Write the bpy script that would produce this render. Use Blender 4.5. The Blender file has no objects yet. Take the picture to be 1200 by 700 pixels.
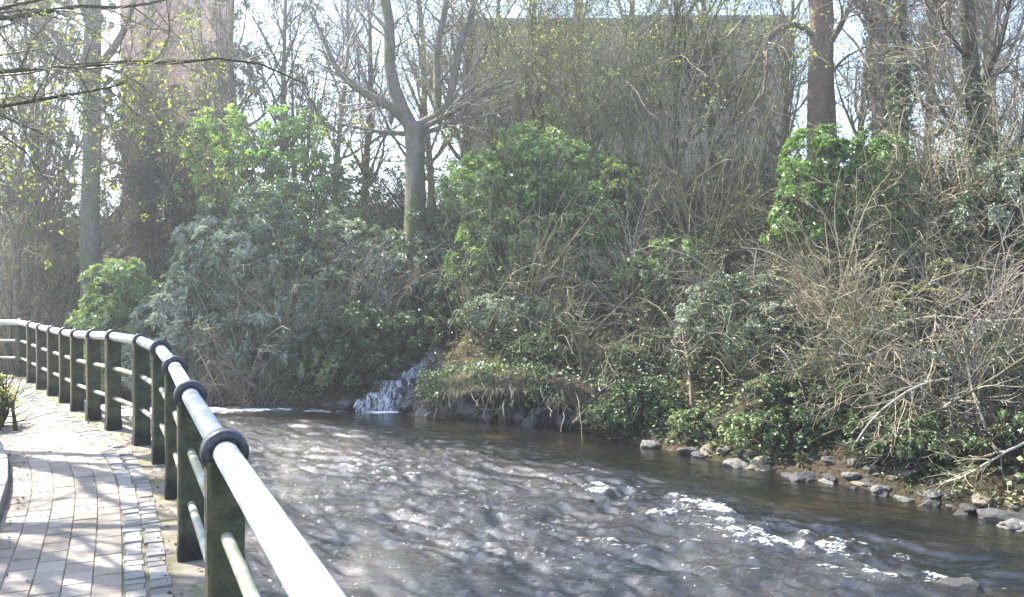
import bpy, math, random
import numpy as np
from mathutils import Vector

R = math.radians
rng = np.random.default_rng(11)
random.seed(5)
scene = bpy.context.scene
col = scene.collection

# ------------------------------------------------------------------ camera
CAM_Z = 1.74
cam_d = bpy.data.cameras.new("camera")
cam = bpy.data.objects.new("camera", cam_d)
col.objects.link(cam)
cam_d.lens = 30.0
cam_d.sensor_width = 36.0
cam_d.clip_start = 0.05
cam_d.clip_end = 3000
cam.location = (0, 0, CAM_Z)
cam.rotation_euler = (R(90 - 0.86), 0, 0)
scene.camera = cam

# ------------------------------------------------------------------ light
SUN_AZ, SUN_EL = R(-58), R(46)
w = bpy.data.worlds.new("World")
scene.world = w
w.use_nodes = True
nt = w.node_tree
nt.nodes.clear()
sky = nt.nodes.new("ShaderNodeTexSky")
sky.sky_type = 'NISHITA'
sky.sun_disc = False
sky.sun_elevation = SUN_EL
sky.sun_rotation = SUN_AZ
sky.air_density = 1.0
sky.dust_density = 1.0
sky.ozone_density = 1.6
bgn = nt.nodes.new("ShaderNodeBackground")
bgn.inputs[1].default_value = 0.15
wo = nt.nodes.new("ShaderNodeOutputWorld")
nt.links.new(sky.outputs[0], bgn.inputs[0])
nt.links.new(bgn.outputs[0], wo.inputs[0])
sd = bpy.data.lights.new("sun", 'SUN')
sun = bpy.data.objects.new("sun", sd)
col.objects.link(sun)
sd.energy = 4.8
sd.angle = R(0.55)
sd.color = (1.0, 0.95, 0.86)
sun_dir = Vector((math.sin(SUN_AZ) * math.cos(SUN_EL), math.cos(SUN_AZ) * math.cos(SUN_EL), math.sin(SUN_EL)))
sun.rotation_euler = sun_dir.to_track_quat('Z', 'Y').to_euler()
sun.location = (0, 0, 40)

vs = scene.view_settings
vs.view_transform = 'Standard'
vs.look = 'None'
vs.exposure = 2.3
vs.gamma = 1.0
vs.use_curve_mapping = False
scene.cycles.max_bounces = 6
scene.cycles.diffuse_bounces = 3
scene.cycles.glossy_bounces = 3
scene.cycles.transmission_bounces = 4
scene.cycles.transparent_max_bounces = 12
scene.cycles.caustics_reflective = False
scene.cycles.caustics_refractive = False

HAZE = 0.0021

# ------------------------------------------------------------------ numeric helpers
def hash2(ix, iy, seed):
    n = (ix.astype(np.int64) * 374761393 + iy.astype(np.int64) * 668265263 + seed * 1442695041) & 0x7fffffff
    n = ((n ^ (n >> 13)) * 1274126177) & 0x7fffffff
    n = (n ^ (n >> 16)) & 0xffff
    return n / 65535.0

def noise2(x, y, seed=0):
    x = np.asarray(x, float); y = np.asarray(y, float)
    ix = np.floor(x); iy = np.floor(y)
    fx = x - ix; fy = y - iy
    fx = fx * fx * fx * (fx * (fx * 6 - 15) + 10); fy = fy * fy * fy * (fy * (fy * 6 - 15) + 10)
    a = hash2(ix, iy, seed); b = hash2(ix + 1, iy, seed)
    c = hash2(ix, iy + 1, seed); d = hash2(ix + 1, iy + 1, seed)
    return (a + (b - a) * fx) * (1 - fy) + (c + (d - c) * fx) * fy - 0.5

def fbm(x, y, seed=0, octv=4, gain=0.5):
    s = 0; a = 1.0; f = 1.0
    for i in range(octv):
        s = s + a * noise2(np.asarray(x) * f + i * 17.3, np.asarray(y) * f - i * 9.1, seed + i)
        a *= gain; f *= 2.03
    return s

def sstep(a, b, x):
    t = np.clip((x - a) / (b - a), 0, 1)
    return t * t * (3 - 2 * t)

def norm(v):
    return v / np.maximum(np.linalg.norm(v, axis=-1, keepdims=True), 1e-9)

def P(x, y, Z):
    """a place seen at photo pixel x, y and standing Z metres away"""
    return np.array([(x - 600) / 1000.0 * Z, Z, CAM_Z - (y - 335) / 1000.0 * Z])

def resample(pts, n):
    pts = np.asarray(pts, float)
    m = len(pts)
    ext = np.vstack([2 * pts[0] - pts[1], pts, 2 * pts[-1] - pts[-2]])
    seg = np.linalg.norm(np.diff(pts, axis=0), axis=1)
    cum = np.concatenate([[0], np.cumsum(seg)])
    t = np.linspace(0, cum[-1], n)
    i = np.clip(np.searchsorted(cum, t, side='right') - 1, 0, m - 2)
    f = ((t - cum[i]) / np.maximum(seg[i], 1e-9))[:, None]
    p0, p1, p2, p3 = ext[i], ext[i + 1], ext[i + 2], ext[i + 3]
    return 0.5 * ((2 * p1) + (-p0 + p2) * f + (2 * p0 - 5 * p1 + 4 * p2 - p3) * f ** 2 + (-p0 + 3 * p1 - 3 * p2 + p3) * f ** 3)

# ------------------------------------------------------------------ mesh building
class MB:
    def __init__(self):
        self.V = []; self.Q = []; self.T = []; self.a = []; self.n = 0
    def add(self, V, Q=None, T=None, tone=0.5):
        V = np.asarray(V, float).reshape(-1, 3)
        if Q is not None and len(Q): self.Q.append(np.asarray(Q, np.int64).reshape(-1, 4) + self.n)
        if T is not None and len(T): self.T.append(np.asarray(T, np.int64).reshape(-1, 3) + self.n)
        t = np.empty(len(V)); t[:] = tone
        self.V.append(V); self.a.append(t); self.n += len(V)
        return self
    def mesh(self, name, smooth=False):
        V = np.concatenate(self.V); A = np.concatenate(self.a)
        Q = np.concatenate(self.Q) if self.Q else np.zeros((0, 4), np.int64)
        T = np.concatenate(self.T) if self.T else np.zeros((0, 3), np.int64)
        me = bpy.data.meshes.new(name)
        me.vertices.add(len(V)); me.vertices.foreach_set('co', V.astype(np.float32).ravel())
        idx = np.concatenate([Q.ravel(), T.ravel()]).astype(np.int32)
        tot = np.concatenate([np.full(len(Q), 4), np.full(len(T), 3)]).astype(np.int32)
        st = np.concatenate([[0], np.cumsum(tot)[:-1]]).astype(np.int32)
        me.loops.add(len(idx)); me.loops.foreach_set('vertex_index', idx)
        me.polygons.add(len(tot)); me.polygons.foreach_set('loop_start', st)
        me.polygons.foreach_set('use_smooth', np.full(len(tot), smooth))
        at = me.attributes.new('tone', 'FLOAT', 'POINT')
        at.data.foreach_set('value', A.astype(np.float32))
        me.update(calc_edges=True)
        me.validate()
        return me
    def build(self, name, mat, parent=None, smooth=False):
        me = self.mesh(name, smooth)
        me.materials.append(mat)
        o = bpy.data.objects.new(name, me)
        col.objects.link(o)
        if parent is not None: o.parent = parent
        return o

def tag(o, label=None, cat=None, group=None, kind=None):
    if label: o['label'] = label
    if cat: o['category'] = cat
    if group: o['group'] = group
    if kind: o['kind'] = kind
    return o

def empty(name, loc, label, cat, group=None, rz=0.0):
    o = bpy.data.objects.new(name, None)
    o.empty_display_size = 0.2
    col.objects.link(o)
    o.location = loc; o.rotation_euler = (0, 0, rz)
    return tag(o, label, cat, group)

def copy_tree(o, parent=None):
    c = o.copy(); col.objects.link(c); c.parent = parent
    for ch in list(o.children): copy_tree(ch, c)
    return c

def tubes(mb, paths, radii, sides=3, tone=0.5, cap=False):
    """paths (N,K,3), radii (N,K)"""
    paths = np.asarray(paths, float); radii = np.asarray(radii, float)
    if paths.ndim == 2: paths = paths[None]; radii = radii[None]
    N, K, _ = paths.shape
    if N == 0: return
    t = norm(np.gradient(paths, axis=1))
    ref = np.where(np.abs(t[:, :1, 2:3]) > 0.8, np.array([[[1.0, 0, 0]]]), np.array([[[0, 0, 1.0]]]))
    ref = np.broadcast_to(ref, t.shape)
    u = norm(np.cross(t, ref)); v = np.cross(t, u)
    ang = np.arange(sides) * 2 * math.pi / sides
    c = np.cos(ang)[None, None, :, None]; s = np.sin(ang)[None, None, :, None]
    V = paths[:, :, None, :] + radii[:, :, None, None] * (u[:, :, None, :] * c + v[:, :, None, :] * s)
    base = (np.arange(N) * K * sides)[:, None, None]
    k = (np.arange(K - 1) * sides)[None, :, None]
    j = np.arange(sides)[None, None, :]; j2 = (j + 1) % sides
    q = np.stack([base + k + j, base + k + j2, base + k + sides + j2, base + k + sides + j], -1).reshape(-1, 4)
    tone = np.asarray(tone, float)
    tt = np.repeat(tone, K * sides) if tone.ndim else tone
    T = []
    if cap:
        for b in range(N):
            for kk, fl in ((0, 1), (K - 1, 0)):
                o0 = b * K * sides + kk * sides
                for m in range(1, sides - 1):
                    T.append((o0, o0 + m + 1, o0 + m) if fl else (o0, o0 + m, o0 + m + 1))
    mb.add(V.reshape(-1, 3), q, T, tt)

def grow(par, prad, n, length, ang, r, K=6, up=0.0, wander=0.12, tmin=0.25, tmax=1.0, rng_=None, ratio=0.6, rmin=0.004, tpow=1.0):
    """n child branches on the parent paths; returns paths (n,K,3), radii (n,K)"""
    g = rng_ or rng
    N, KP, _ = par.shape
    seglen = np.linalg.norm(par[:, -1] - par[:, 0], axis=1)
    pi = g.choice(N, n, p=seglen / seglen.sum())
    t = tmin + (tmax - tmin) * g.random(n) ** tpow
    f = t * (KP - 1); i0 = np.clip(f.astype(int), 0, KP - 2); fr = (f - i0)[:, None]
    p0 = par[pi, i0] * (1 - fr) + par[pi, i0 + 1] * fr
    pr = prad[pi, i0] * (1 - fr[:, 0]) + prad[pi, i0 + 1] * fr[:, 0]
    d0 = norm(par[pi, i0 + 1] - par[pi, i0])
    rnd = norm(g.normal(size=(n, 3)))
    perp = norm(rnd - d0 * np.sum(rnd * d0, 1, keepdims=True))
    a = ang[0] + (ang[1] - ang[0]) * g.random(n)
    d = d0 * np.cos(a)[:, None] + perp * np.sin(a)[:, None]
    L = (length[0] + (length[1] - length[0]) * g.random(n)) * (1.0 - 0.45 * t)
    r0 = np.clip(np.minimum(pr * ratio, r[1]), rmin, None) * (0.8 + 0.2 * g.random(n))
    r0 = np.maximum(r0, r[0])
    s = np.linspace(0, 1, K)
    out = np.empty((n, K, 3)); out[:, 0] = p0
    cur = d.copy(); step = (L / (K - 1))[:, None]
    for k in range(1, K):
        cur = norm(cur + g.normal(size=(n, 3)) * wander + np.array([0, 0, up]))
        out[:, k] = out[:, k - 1] + cur * step
    rr = r0[:, None] * (1 - 0.75 * s[None, :]) 
    return out, np.maximum(rr, rmin * 0.6)

def leaves(mb, pos, axis, size, width=0.45, fold=0.25, tone=None, g=None):
    """one folded leaf at each pos pointing along axis"""
    g = g or rng
    n = len(pos)
    ax = norm(axis)
    up = norm(g.normal(size=(n, 3)) * 0.45 + np.array([0, 0, 1.0]))
    side = norm(np.cross(ax, up)); nn = np.cross(side, ax)
    size = np.broadcast_to(np.asarray(size, float), (n,))[:, None]
    b = pos; tip = pos + ax * size - np.array([0, 0, 1]) * size * 0.18
    m = pos + ax * size * 0.5
    l = m + side * size * width * 0.5 + nn * size * fold * 0.4
    r = m - side * size * width * 0.5 + nn * size * fold * 0.4
    V = np.stack([b, l, tip, r], 1).reshape(-1, 3)
    i = (np.arange(n) * 4)[:, None]
    T = np.concatenate([i + [0, 2, 1], i + [0, 3, 2]], 0)
    tone = np.full(n, 0.5) if tone is None else np.asarray(tone)
    mb.add(V, None, T, np.repeat(tone, 4))

def box(mb, c, s, tone=0.5, rz=0.0):
    x, y, z = [q / 2 for q in s]
    V = np.array([(-x, -y, -z), (x, -y, -z), (x, y, -z), (-x, y, -z), (-x, -y, z), (x, -y, z), (x, y, z), (-x, y, z)])
    ca, sa = math.cos(rz), math.sin(rz)
    V = np.stack([V[:, 0] * ca - V[:, 1] * sa, V[:, 0] * sa + V[:, 1] * ca, V[:, 2]], 1) + np.array(c)
    mb.add(V, [(0, 3, 2, 1), (4, 5, 6, 7), (0, 1, 5, 4), (1, 2, 6, 5), (2, 3, 7, 6), (3, 0, 4, 7)], None, tone)

# ------------------------------------------------------------------ materials
def new_mat(name):
    m = bpy.data.materials.new(name); m.use_nodes = True
    n = m.node_tree.nodes; n.clear()
    return m, n, m.node_tree.links

def ramp(n, l, fac, stops, interp='LINEAR'):
    r = n.new("ShaderNodeValToRGB"); r.color_ramp.interpolation = interp
    e = r.color_ramp.elements
    while len(e) < len(stops): e.new(0.5)
    for k, (p, c) in enumerate(stops):
        e[k].position = p; e[k].color = (*c, 1) if len(c) == 3 else c
    l.new(fac, r.inputs[0])
    return r.outputs[0]

def noise_node(n, l, scale, detail=4, rough=0.55, vec=None, dist=0.0):
    x = n.new("ShaderNodeTexNoise"); x.inputs['Scale'].default_value = scale
    x.inputs['Detail'].default_value = detail; x.inputs['Roughness'].default_value = rough
    x.inputs['Distortion'].default_value = dist
    if vec is not None: l.new(vec, x.inputs['Vector'])
    return x.outputs['Fac']

def mix(n, l, fac, a, b, mode='MIX'):
    m = n.new("ShaderNodeMix"); m.data_type = 'RGBA'; m.blend_type = mode
    for sock, v in ((m.inputs[0], fac), (m.inputs[6], a), (m.inputs[7], b)):
        if hasattr(v, 'is_linked'): l.new(v, sock)
        elif isinstance(v, (int, float)): sock.default_value = v
        else: sock.default_value = (*v, 1)
    return m.outputs[2]

def math_node(n, l, op, a, b=None, clamp=False):
    m = n.new("ShaderNodeMath"); m.operation = op; m.use_clamp = clamp
    for k, v in enumerate((a, b)):
        if v is None: continue
        if hasattr(v, 'is_linked'): l.new(v, m.inputs[k])
        else: m.inputs[k].default_value = v
    return m.outputs[0]

def attr(n, name='tone'):
    a = n.new("ShaderNodeAttribute"); a.attribute_name = name
    return a.outputs['Fac']

def objco(n):
    return n.new("ShaderNodeTexCoord").outputs['Object']

def geopos(n):
    return n.new("ShaderNodeNewGeometry").outputs['Position']

def finish(m, n, l, colr, rough=0.8, bump=None, bstr=0.4, bdist=0.02, spec=0.5, transl=0.0, tcol=None):
    p = n.new("ShaderNodeBsdfPrincipled")
    o = n.new("ShaderNodeOutputMaterial")
    if hasattr(colr, 'is_linked'): l.new(colr, p.inputs['Base Color'])
    else: p.inputs['Base Color'].default_value = (*colr, 1)
    if hasattr(rough, 'is_linked'): l.new(rough, p.inputs['Roughness'])
    else: p.inputs['Roughness'].default_value = rough
    p.inputs['Specular IOR Level'].default_value = spec
    if bump is not None:
        b = n.new("ShaderNodeBump"); b.inputs['Strength'].default_value = bstr; b.inputs['Distance'].default_value = bdist
        l.new(bump, b.inputs['Height']); l.new(b.outputs[0], p.inputs['Normal'])
    if transl > 0:
        t = n.new("ShaderNodeBsdfTranslucent")
        if tcol is not None and hasattr(tcol, 'is_linked'): l.new(tcol, t.inputs[0])
        elif hasattr(colr, 'is_linked'): l.new(colr, t.inputs[0])
        else: t.inputs[0].default_value = (*(tcol or colr), 1)
        ms = n.new("ShaderNodeMixShader"); ms.inputs[0].default_value = transl
        l.new(p.outputs[0], ms.inputs[1]); l.new(t.outputs[0], ms.inputs[2]); l.new(ms.outputs[0], o.inputs[0])
    else:
        l.new(p.outputs[0], o.inputs[0])
    return m

def leaf_mat(name, c0, c1, c2, rough=0.32, transl=0.3, tc=1.6, spec=0.5, sat=0.85):
    m, n, l = new_mat(name)
    c = ramp(n, l, attr(n), [(0.0, c0), (0.62, c1), (1.0, c2)])
    oi = n.new("ShaderNodeObjectInfo").outputs['Random']
    h = n.new("ShaderNodeHueSaturation")
    l.new(math_node(n, l, 'MULTIPLY_ADD', oi, 0.3), h.inputs['Value'])
    h.inputs['Value'].default_value = 1.0
    for lk in list(h.inputs['Value'].links): l.remove(lk)
    l.new(c, h.inputs['Color'])
    h.inputs['Saturation'].default_value = sat
    t = mix(n, l, 1.0, h.outputs[0], (tc * 1.0, tc * 1.1, tc * 0.45), 'MULTIPLY')
    return finish(m, n, l, h.outputs[0], rough, transl=transl, tcol=t, spec=spec)

def bark_mat(name, c0, c1, moss=None, mossamt=0.5, scale=3.0):
    m, n, l = new_mat(name)
    tc = objco(n)
    mp = n.new("ShaderNodeMapping"); mp.inputs['Scale'].default_value = (1, 1, 0.3); l.new(tc, mp.inputs[0])
    f = noise_node(n, l, scale * 4, 7, 0.7, mp.outputs[0])
    c = ramp(n, l, f, [(0.3, c0), (0.7, c1)])
    if moss:
        g = noise_node(n, l, scale * 0.7, 4, 0.6, tc)
        k = ramp(n, l, g, [(0.62 - mossamt * 0.35, (0, 0, 0)), (0.72 - mossamt * 0.25, (1, 1, 1))])
        c = mix(n, l, k, c, moss)
    return finish(m, n, l, c, 0.9, bump=f, bstr=1.0, bdist=0.06, spec=0.2)

def twig_mat(name, c0, c1, c2):
    m, n, l = new_mat(name)
    c = ramp(n, l, attr(n), [(0.0, c0), (0.5, c1), (1.0, c2)])
    return finish(m, n, l, c, 0.75, spec=0.3)

M = {}
M['bark_grey'] = bark_mat('bark_grey', (0.10, 0.085, 0.07), (0.21, 0.18, 0.15), (0.10, 0.115, 0.045), 0.5)
M['bark_brown'] = bark_mat('bark_brown', (0.13, 0.085, 0.065), (0.27, 0.19, 0.15), (0.11, 0.12, 0.05), 0.2)
M['bark_moss'] = bark_mat('bark_moss', (0.05, 0.042, 0.03), (0.11, 0.09, 0.06), (0.06, 0.066, 0.026), 0.7)
M['bark_dark'] = bark_mat('bark_dark', (0.035, 0.03, 0.022), (0.09, 0.075, 0.055), (0.06, 0.075, 0.03), 0.4)
M['bark_log'] = bark_mat('bark_log', (0.025, 0.019, 0.016), (0.075, 0.055, 0.045), (0.06, 0.068, 0.026), 0.55)
M['bark_pale'] = bark_mat('bark_pale', (0.28, 0.25, 0.2), (0.5, 0.46, 0.4), (0.14, 0.15, 0.07), 0.1)
M['twig_brown'] = twig_mat('twig_brown', (0.09, 0.07, 0.05), (0.17, 0.14, 0.10), (0.28, 0.24, 0.17))
M['twig_olive'] = twig_mat('twig_olive', (0.085, 0.078, 0.04), (0.17, 0.155, 0.085), (0.30, 0.27, 0.15))
M['twig_tan'] = twig_mat('twig_tan', (0.14, 0.115, 0.07), (0.25, 0.21, 0.13), (0.40, 0.35, 0.24))
M['twig_grey'] = twig_mat('twig_grey', (0.10, 0.085, 0.065), (0.20, 0.17, 0.135), (0.32, 0.28, 0.23))
M['leaf_rhodo'] = leaf_mat('leaf_rhodo', (0.050, 0.097, 0.043), (0.104, 0.184, 0.082), (0.36, 0.39, 0.31), 0.4, 0.16, spec=1.0, sat=0.7)  # palest stop paints whitish glints into the leaf colour
M['leaf_laurel'] = leaf_mat('leaf_laurel', (0.063, 0.124, 0.028), (0.158, 0.249, 0.056), (0.30, 0.37, 0.17), 0.38, 0.3, spec=1.0, sat=0.92)  # palest stop is a bright highlight painted into the leaves
M['leaf_ivy'] = leaf_mat('leaf_ivy', (0.045, 0.080, 0.028), (0.109, 0.173, 0.055), (0.251, 0.288, 0.090), 0.42, 0.18, spec=0.4, sat=0.8)
M['leaf_bright'] = leaf_mat('leaf_bright', (0.126, 0.251, 0.042), (0.273, 0.419, 0.084), (0.500, 0.500, 0.167), 0.4, 0.45)
M['leaf_bud'] = leaf_mat('leaf_bud', (0.16, 0.19, 0.04), (0.25, 0.27, 0.07), (0.36, 0.36, 0.12), 0.5, 0.5, 1.2)
M['leaf_olive'] = leaf_mat('leaf_olive', (0.07, 0.075, 0.03), (0.14, 0.14, 0.055), (0.24, 0.22, 0.10), 0.5, 0.4, 1.2, sat=0.9)
M['leaf_conifer'] = leaf_mat('leaf_conifer', (0.026, 0.042, 0.026), (0.053, 0.084, 0.046), (0.105, 0.126, 0.062), 0.5, 0.1)
M['leaf_rust'] = leaf_mat('leaf_rust', (0.14, 0.05, 0.02), (0.25, 0.10, 0.04), (0.36, 0.17, 0.08), 0.6, 0.35, 1.0)
M['leaf_dry'] = leaf_mat('leaf_dry', (0.10, 0.07, 0.035), (0.2, 0.15, 0.08), (0.34, 0.27, 0.15), 0.7, 0.25, 1.0, spec=0.2)
M['grass'] = leaf_mat('grass', (0.06, 0.075, 0.025), (0.17, 0.15, 0.065), (0.36, 0.30, 0.17), 0.5, 0.3, 1.0, spec=0.3)

m, n, l = new_mat('soil')
gp = geopos(n)
f1 = noise_node(n, l, 0.7, 5, 0.6, gp); f2 = noise_node(n, l, 9.0, 6, 0.7, gp)
c = ramp(n, l, f2, [(0.3, (0.022, 0.016, 0.010)), (0.55, (0.055, 0.042, 0.026)), (0.75, (0.12, 0.09, 0.055))])
c = mix(n, l, ramp(n, l, f1, [(0.46, (0, 0, 0)), (0.66, (0.5, 0.5, 0.5))]), c, (0.03, 0.034, 0.014))
M['soil'] = finish(m, n, l, c, 0.95, bump=f2, bstr=1.0, bdist=0.08, spec=0.15)

def rock_mat(name, c0, c1, moss):
    m, n, l = new_mat(name)
    gp = objco(n)
    f2 = noise_node(n, l, 6.0, 8, 0.65, gp); f1 = noise_node(n, l, 2.0, 4, 0.6, gp)
    c = ramp(n, l, f2, [(0.3, c0), (0.7, c1)])
    c = mix(n, l, ramp(n, l, f1, [(0.5, (0, 0, 0)), (0.62, (moss, moss, moss))]), c, (0.05, 0.06, 0.025))
    return finish(m, n, l, c, 0.75, bump=f2, bstr=0.8, bdist=0.04, spec=0.35)
M['rock'] = rock_mat('rock', (0.06, 0.056, 0.05), (0.19, 0.18, 0.165), 0.7)
M['rock_pale'] = rock_mat('rock_pale', (0.30, 0.29, 0.28), (0.52, 0.51, 0.49), 0.1)
M['rock_tan'] = rock_mat('rock_tan', (0.14, 0.11, 0.08), (0.27, 0.22, 0.16), 0.4)
m, n, l = new_mat('wet_rock')
f2 = noise_node(n, l, 5.0, 8, 0.65, objco(n))
M['wet_rock'] = finish(m, n, l, ramp(n, l, f2, [(0.3, (0.015, 0.015, 0.016)), (0.7, (0.06, 0.055, 0.05))]), 0.5, bump=f2, bstr=0.8, bdist=0.05)

# painted metal rail, weathered
m, n, l = new_mat('white_paint')
gp = geopos(n)
f = noise_node(n, l, 7.0, 6, 0.65, gp)
g = noise_node(n, l, 60.0, 3, 0.6, gp)
k = ramp(n, l, f, [(0.48, (0, 0, 0)), (0.66, (1, 1, 1))])
c = mix(n, l, k, (0.46, 0.47, 0.49), (0.27, 0.27, 0.24))
c = mix(n, l, ramp(n, l, g, [(0.60, (0, 0, 0)), (0.68, (0.7, 0.7, 0.7))]), c, (0.22, 0.20, 0.15))
rs = noise_node(n, l, 22.0, 5, 0.7, gp)
c = mix(n, l, ramp(n, l, rs, [(0.67, (0, 0, 0)), (0.72, (0.85, 0.85, 0.85))]), c, (0.11, 0.06, 0.035))
M['white_paint'] = finish(m, n, l, c, 0.36, bump=f, bstr=0.15, bdist=0.01)
m, n, l = new_mat('mossy_paint')
gp = geopos(n)
f = noise_node(n, l, 5.0, 6, 0.7, gp)
c = ramp(n, l, f, [(0.30, (0.42, 0.42, 0.38)), (0.48, (0.25, 0.25, 0.17)), (0.66, (0.10, 0.105, 0.045))])
M['mossy_paint'] = finish(m, n, l, c, 0.55, bump=f, bstr=0.4, bdist=0.01)
m, n, l = new_mat('black_paint')
f = noise_node(n, l, 40.0, 5, 0.6, geopos(n))
M['black_paint'] = finish(m, n, l, ramp(n, l, f, [(0.35, (0.012, 0.012, 0.016)), (0.75, (0.05, 0.05, 0.055))]), 0.38, bump=f, bstr=0.15, bdist=0.005)
m, n, l = new_mat('mossy_post')
gp = objco(n)
f = noise_node(n, l, 9.0, 8, 0.7, gp); g = noise_node(n, l, 70.0, 4, 0.7, gp)
c = ramp(n, l, f, [(0.30, (0.032, 0.03, 0.022)), (0.5, (0.075, 0.072, 0.043)), (0.62, (0.105, 0.10, 0.058)), (0.78, (0.20, 0.19, 0.155))])
c = mix(n, l, ramp(n, l, g, [(0.45, (0, 0, 0)), (0.7, (0.6, 0.6, 0.6))]), c, (0.035, 0.04, 0.015))
sep = n.new("ShaderNodeSeparateXYZ"); l.new(gp, sep.inputs[0])
hh = math_node(n, l, 'ADD', sep.outputs[2], math_node(n, l, 'MULTIPLY', f, 0.16))
c = mix(n, l, ramp(n, l, hh, [(0.16, (0.85, 0.85, 0.85)), (0.30, (0, 0, 0))]), c, (0.022, 0.02, 0.018))
M['mossy_post'] = finish(m, n, l, c, 0.9, bump=g, bstr=0.6, bdist=0.012, spec=0.2)

def stone_mat(name, stops, moss, msc=2.0, mamt=0.55):
    m, n, l = new_mat(name)
    gp = geopos(n)
    c = ramp(n, l, attr(n), stops)
    f = noise_node(n, l, 35.0, 6, 0.7, gp); g = noise_node(n, l, msc, 5, 0.65, gp)
    c = mix(n, l, 0.5, c, ramp(n, l, f, [(0.3, (0.35, 0.35, 0.35)), (0.7, (0.75, 0.75, 0.75))]), 'OVERLAY')
    c = mix(n, l, ramp(n, l, g, [(0.52, (0, 0, 0)), (0.72, (mamt, mamt, mamt))]), c, moss)
    return finish(m, n, l, c, 0.85, bump=f, bstr=0.5, bdist=0.01, spec=0.3)
M['paver'] = stone_mat('paver', [(0, (0.195, 0.162, 0.13)), (0.5, (0.235, 0.198, 0.16)), (1, (0.285, 0.24, 0.195))], (0.14, 0.115, 0.075), 1.4, 0.7)
M['sett'] = stone_mat('sett', [(0, (0.137, 0.126, 0.115)), (0.5, (0.202, 0.187, 0.169)), (1, (0.266, 0.248, 0.227))], (0.094, 0.094, 0.050), 3.0)
M['kerb'] = stone_mat('kerb', [(0, (0.150, 0.143, 0.135)), (1, (0.210, 0.203, 0.188))], (0.090, 0.090, 0.053), 3.0)
m, n, l = new_mat('joint_dirt')
f = noise_node(n, l, 14.0, 7, 0.7, geopos(n)); g = noise_node(n, l, 2.5, 4, 0.6, geopos(n))
c = ramp(n, l, f, [(0.3, (0.13, 0.11, 0.085)), (0.55, (0.2, 0.17, 0.135)), (0.75, (0.27, 0.235, 0.19))])
c = mix(n, l, ramp(n, l, g, [(0.48, (0, 0, 0)), (0.62, (0.7, 0.7, 0.7))]), c, (0.11, 0.12, 0.045))
M['joint_dirt'] = finish(m, n, l, c, 0.95, bump=f, bstr=0.8, bdist=0.02, spec=0.15)
m, n, l = new_mat('wall_stone')
f = noise_node(n, l, 4.0, 7, 0.7, geopos(n))
M['wall_stone'] = finish(m, n, l, ramp(n, l, f, [(0.3, (0.06, 0.055, 0.045)), (0.7, (0.2, 0.185, 0.16))]), 0.9, bump=f, bstr=0.8, bdist=0.04)
m, n, l = new_mat('render_wall')
gp = geopos(n)
mp = n.new("ShaderNodeMapping"); mp.inputs['Scale'].default_value = (1, 1, 0.25); l.new(gp, mp.inputs[0])
f = noise_node(n, l, 1.3, 8, 0.7, mp.outputs[0])
M['render_wall'] = finish(m, n, l, ramp(n, l, f, [(0.3, (0.21, 0.17, 0.125)), (0.7, (0.40, 0.325, 0.245))]), 0.9, bump=f, bstr=0.3)
m, n, l = new_mat('brick')
bt = n.new("ShaderNodeTexBrick"); gp = objco(n)
mp = n.new("ShaderNodeMapping"); mp.inputs['Rotation'].default_value = (R(90), 0, 0); l.new(gp, mp.inputs[0]); l.new(mp.outputs[0], bt.inputs['Vector'])
bt.inputs['Scale'].default_value = 1.0; bt.inputs['Brick Width'].default_value = .23; bt.inputs['Row Height'].default_value = .075; bt.inputs['Mortar Size'].default_value = .008
bt.inputs['Color1'].default_value = (.46, .15, .11, 1); bt.inputs['Color2'].default_value = (.52, .20, .15, 1); bt.inputs['Mortar'].default_value = (.42, .30, .25, 1)
M['brick'] = finish(m, n, l, bt.outputs['Color'], .9)
m, n, l = new_mat('roof_slate')
f = noise_node(n, l, 1.5, 6, 0.65, geopos(n))
M['roof_slate'] = finish(m, n, l, ramp(n, l, f, [(0.3, (0.10, 0.105, 0.11)), (0.7, (0.2, 0.2, 0.2))]), 0.7)
m, n, l = new_mat('window_glass')
M['window_glass'] = finish(m, n, l, (0.5, 0.53, 0.58), 0.08, spec=1.0)

# river water
m, n, l = new_mat('river_water')
gp = geopos(n)
mp = n.new("ShaderNodeMapping"); mp.inputs['Rotation'].default_value = (0, 0, R(38)); mp.inputs['Scale'].default_value = (0.55, 1.6, 1); l.new(gp, mp.inputs[0])
b1 = noise_node(n, l, 8.0, 6, 0.66, mp.outputs[0], 0.5)
b2 = noise_node(n, l, 22.0, 4, 0.6, mp.outputs[0], 0.3)
bb = math_node(n, l, 'ADD', b1, math_node(n, l, 'MULTIPLY', b2, 0.28))
bed = noise_node(n, l, 1.1, 6, 0.6, gp)
bc = ramp(n, l, bed, [(0.38, (0.004, 0.005, 0.005)), (0.58, (0.010, 0.009, 0.006)), (0.78, (0.034, 0.026, 0.013))])
fa = attr(n, 'foam_glint')
mp2 = n.new("ShaderNodeMapping"); mp2.inputs['Rotation'].default_value = (0, 0, R(38)); mp2.inputs['Scale'].default_value = (0.4, 1.5, 1); l.new(gp, mp2.inputs[0])
fs = noise_node(n, l, 20.0, 6, 0.75, mp2.outputs[0], 0.8)
fm = math_node(n, l, 'ADD', math_node(n, l, 'MULTIPLY', fa, 1.0), math_node(n, l, 'MULTIPLY', math_node(n, l, 'SUBTRACT', fs, 0.5), 2.3))
fmask = ramp(n, l, fm, [(0.66, (0, 0, 0)), (1.0, (1, 1, 1))])
bb = math_node(n, l, 'MULTIPLY', bb, attr(n, 'chop'))
cc = mix(n, l, fmask, bc, (0.66, 0.69, 0.72))
rg = ramp(n, l, fmask, [(0, (0.045, 0.045, 0.045)), (1, (0.6, 0.6, 0.6))])
M['river_water'] = finish(m, n, l, cc, rg, bump=bb, bstr=1.0, bdist=0.06, spec=0.9)

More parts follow.
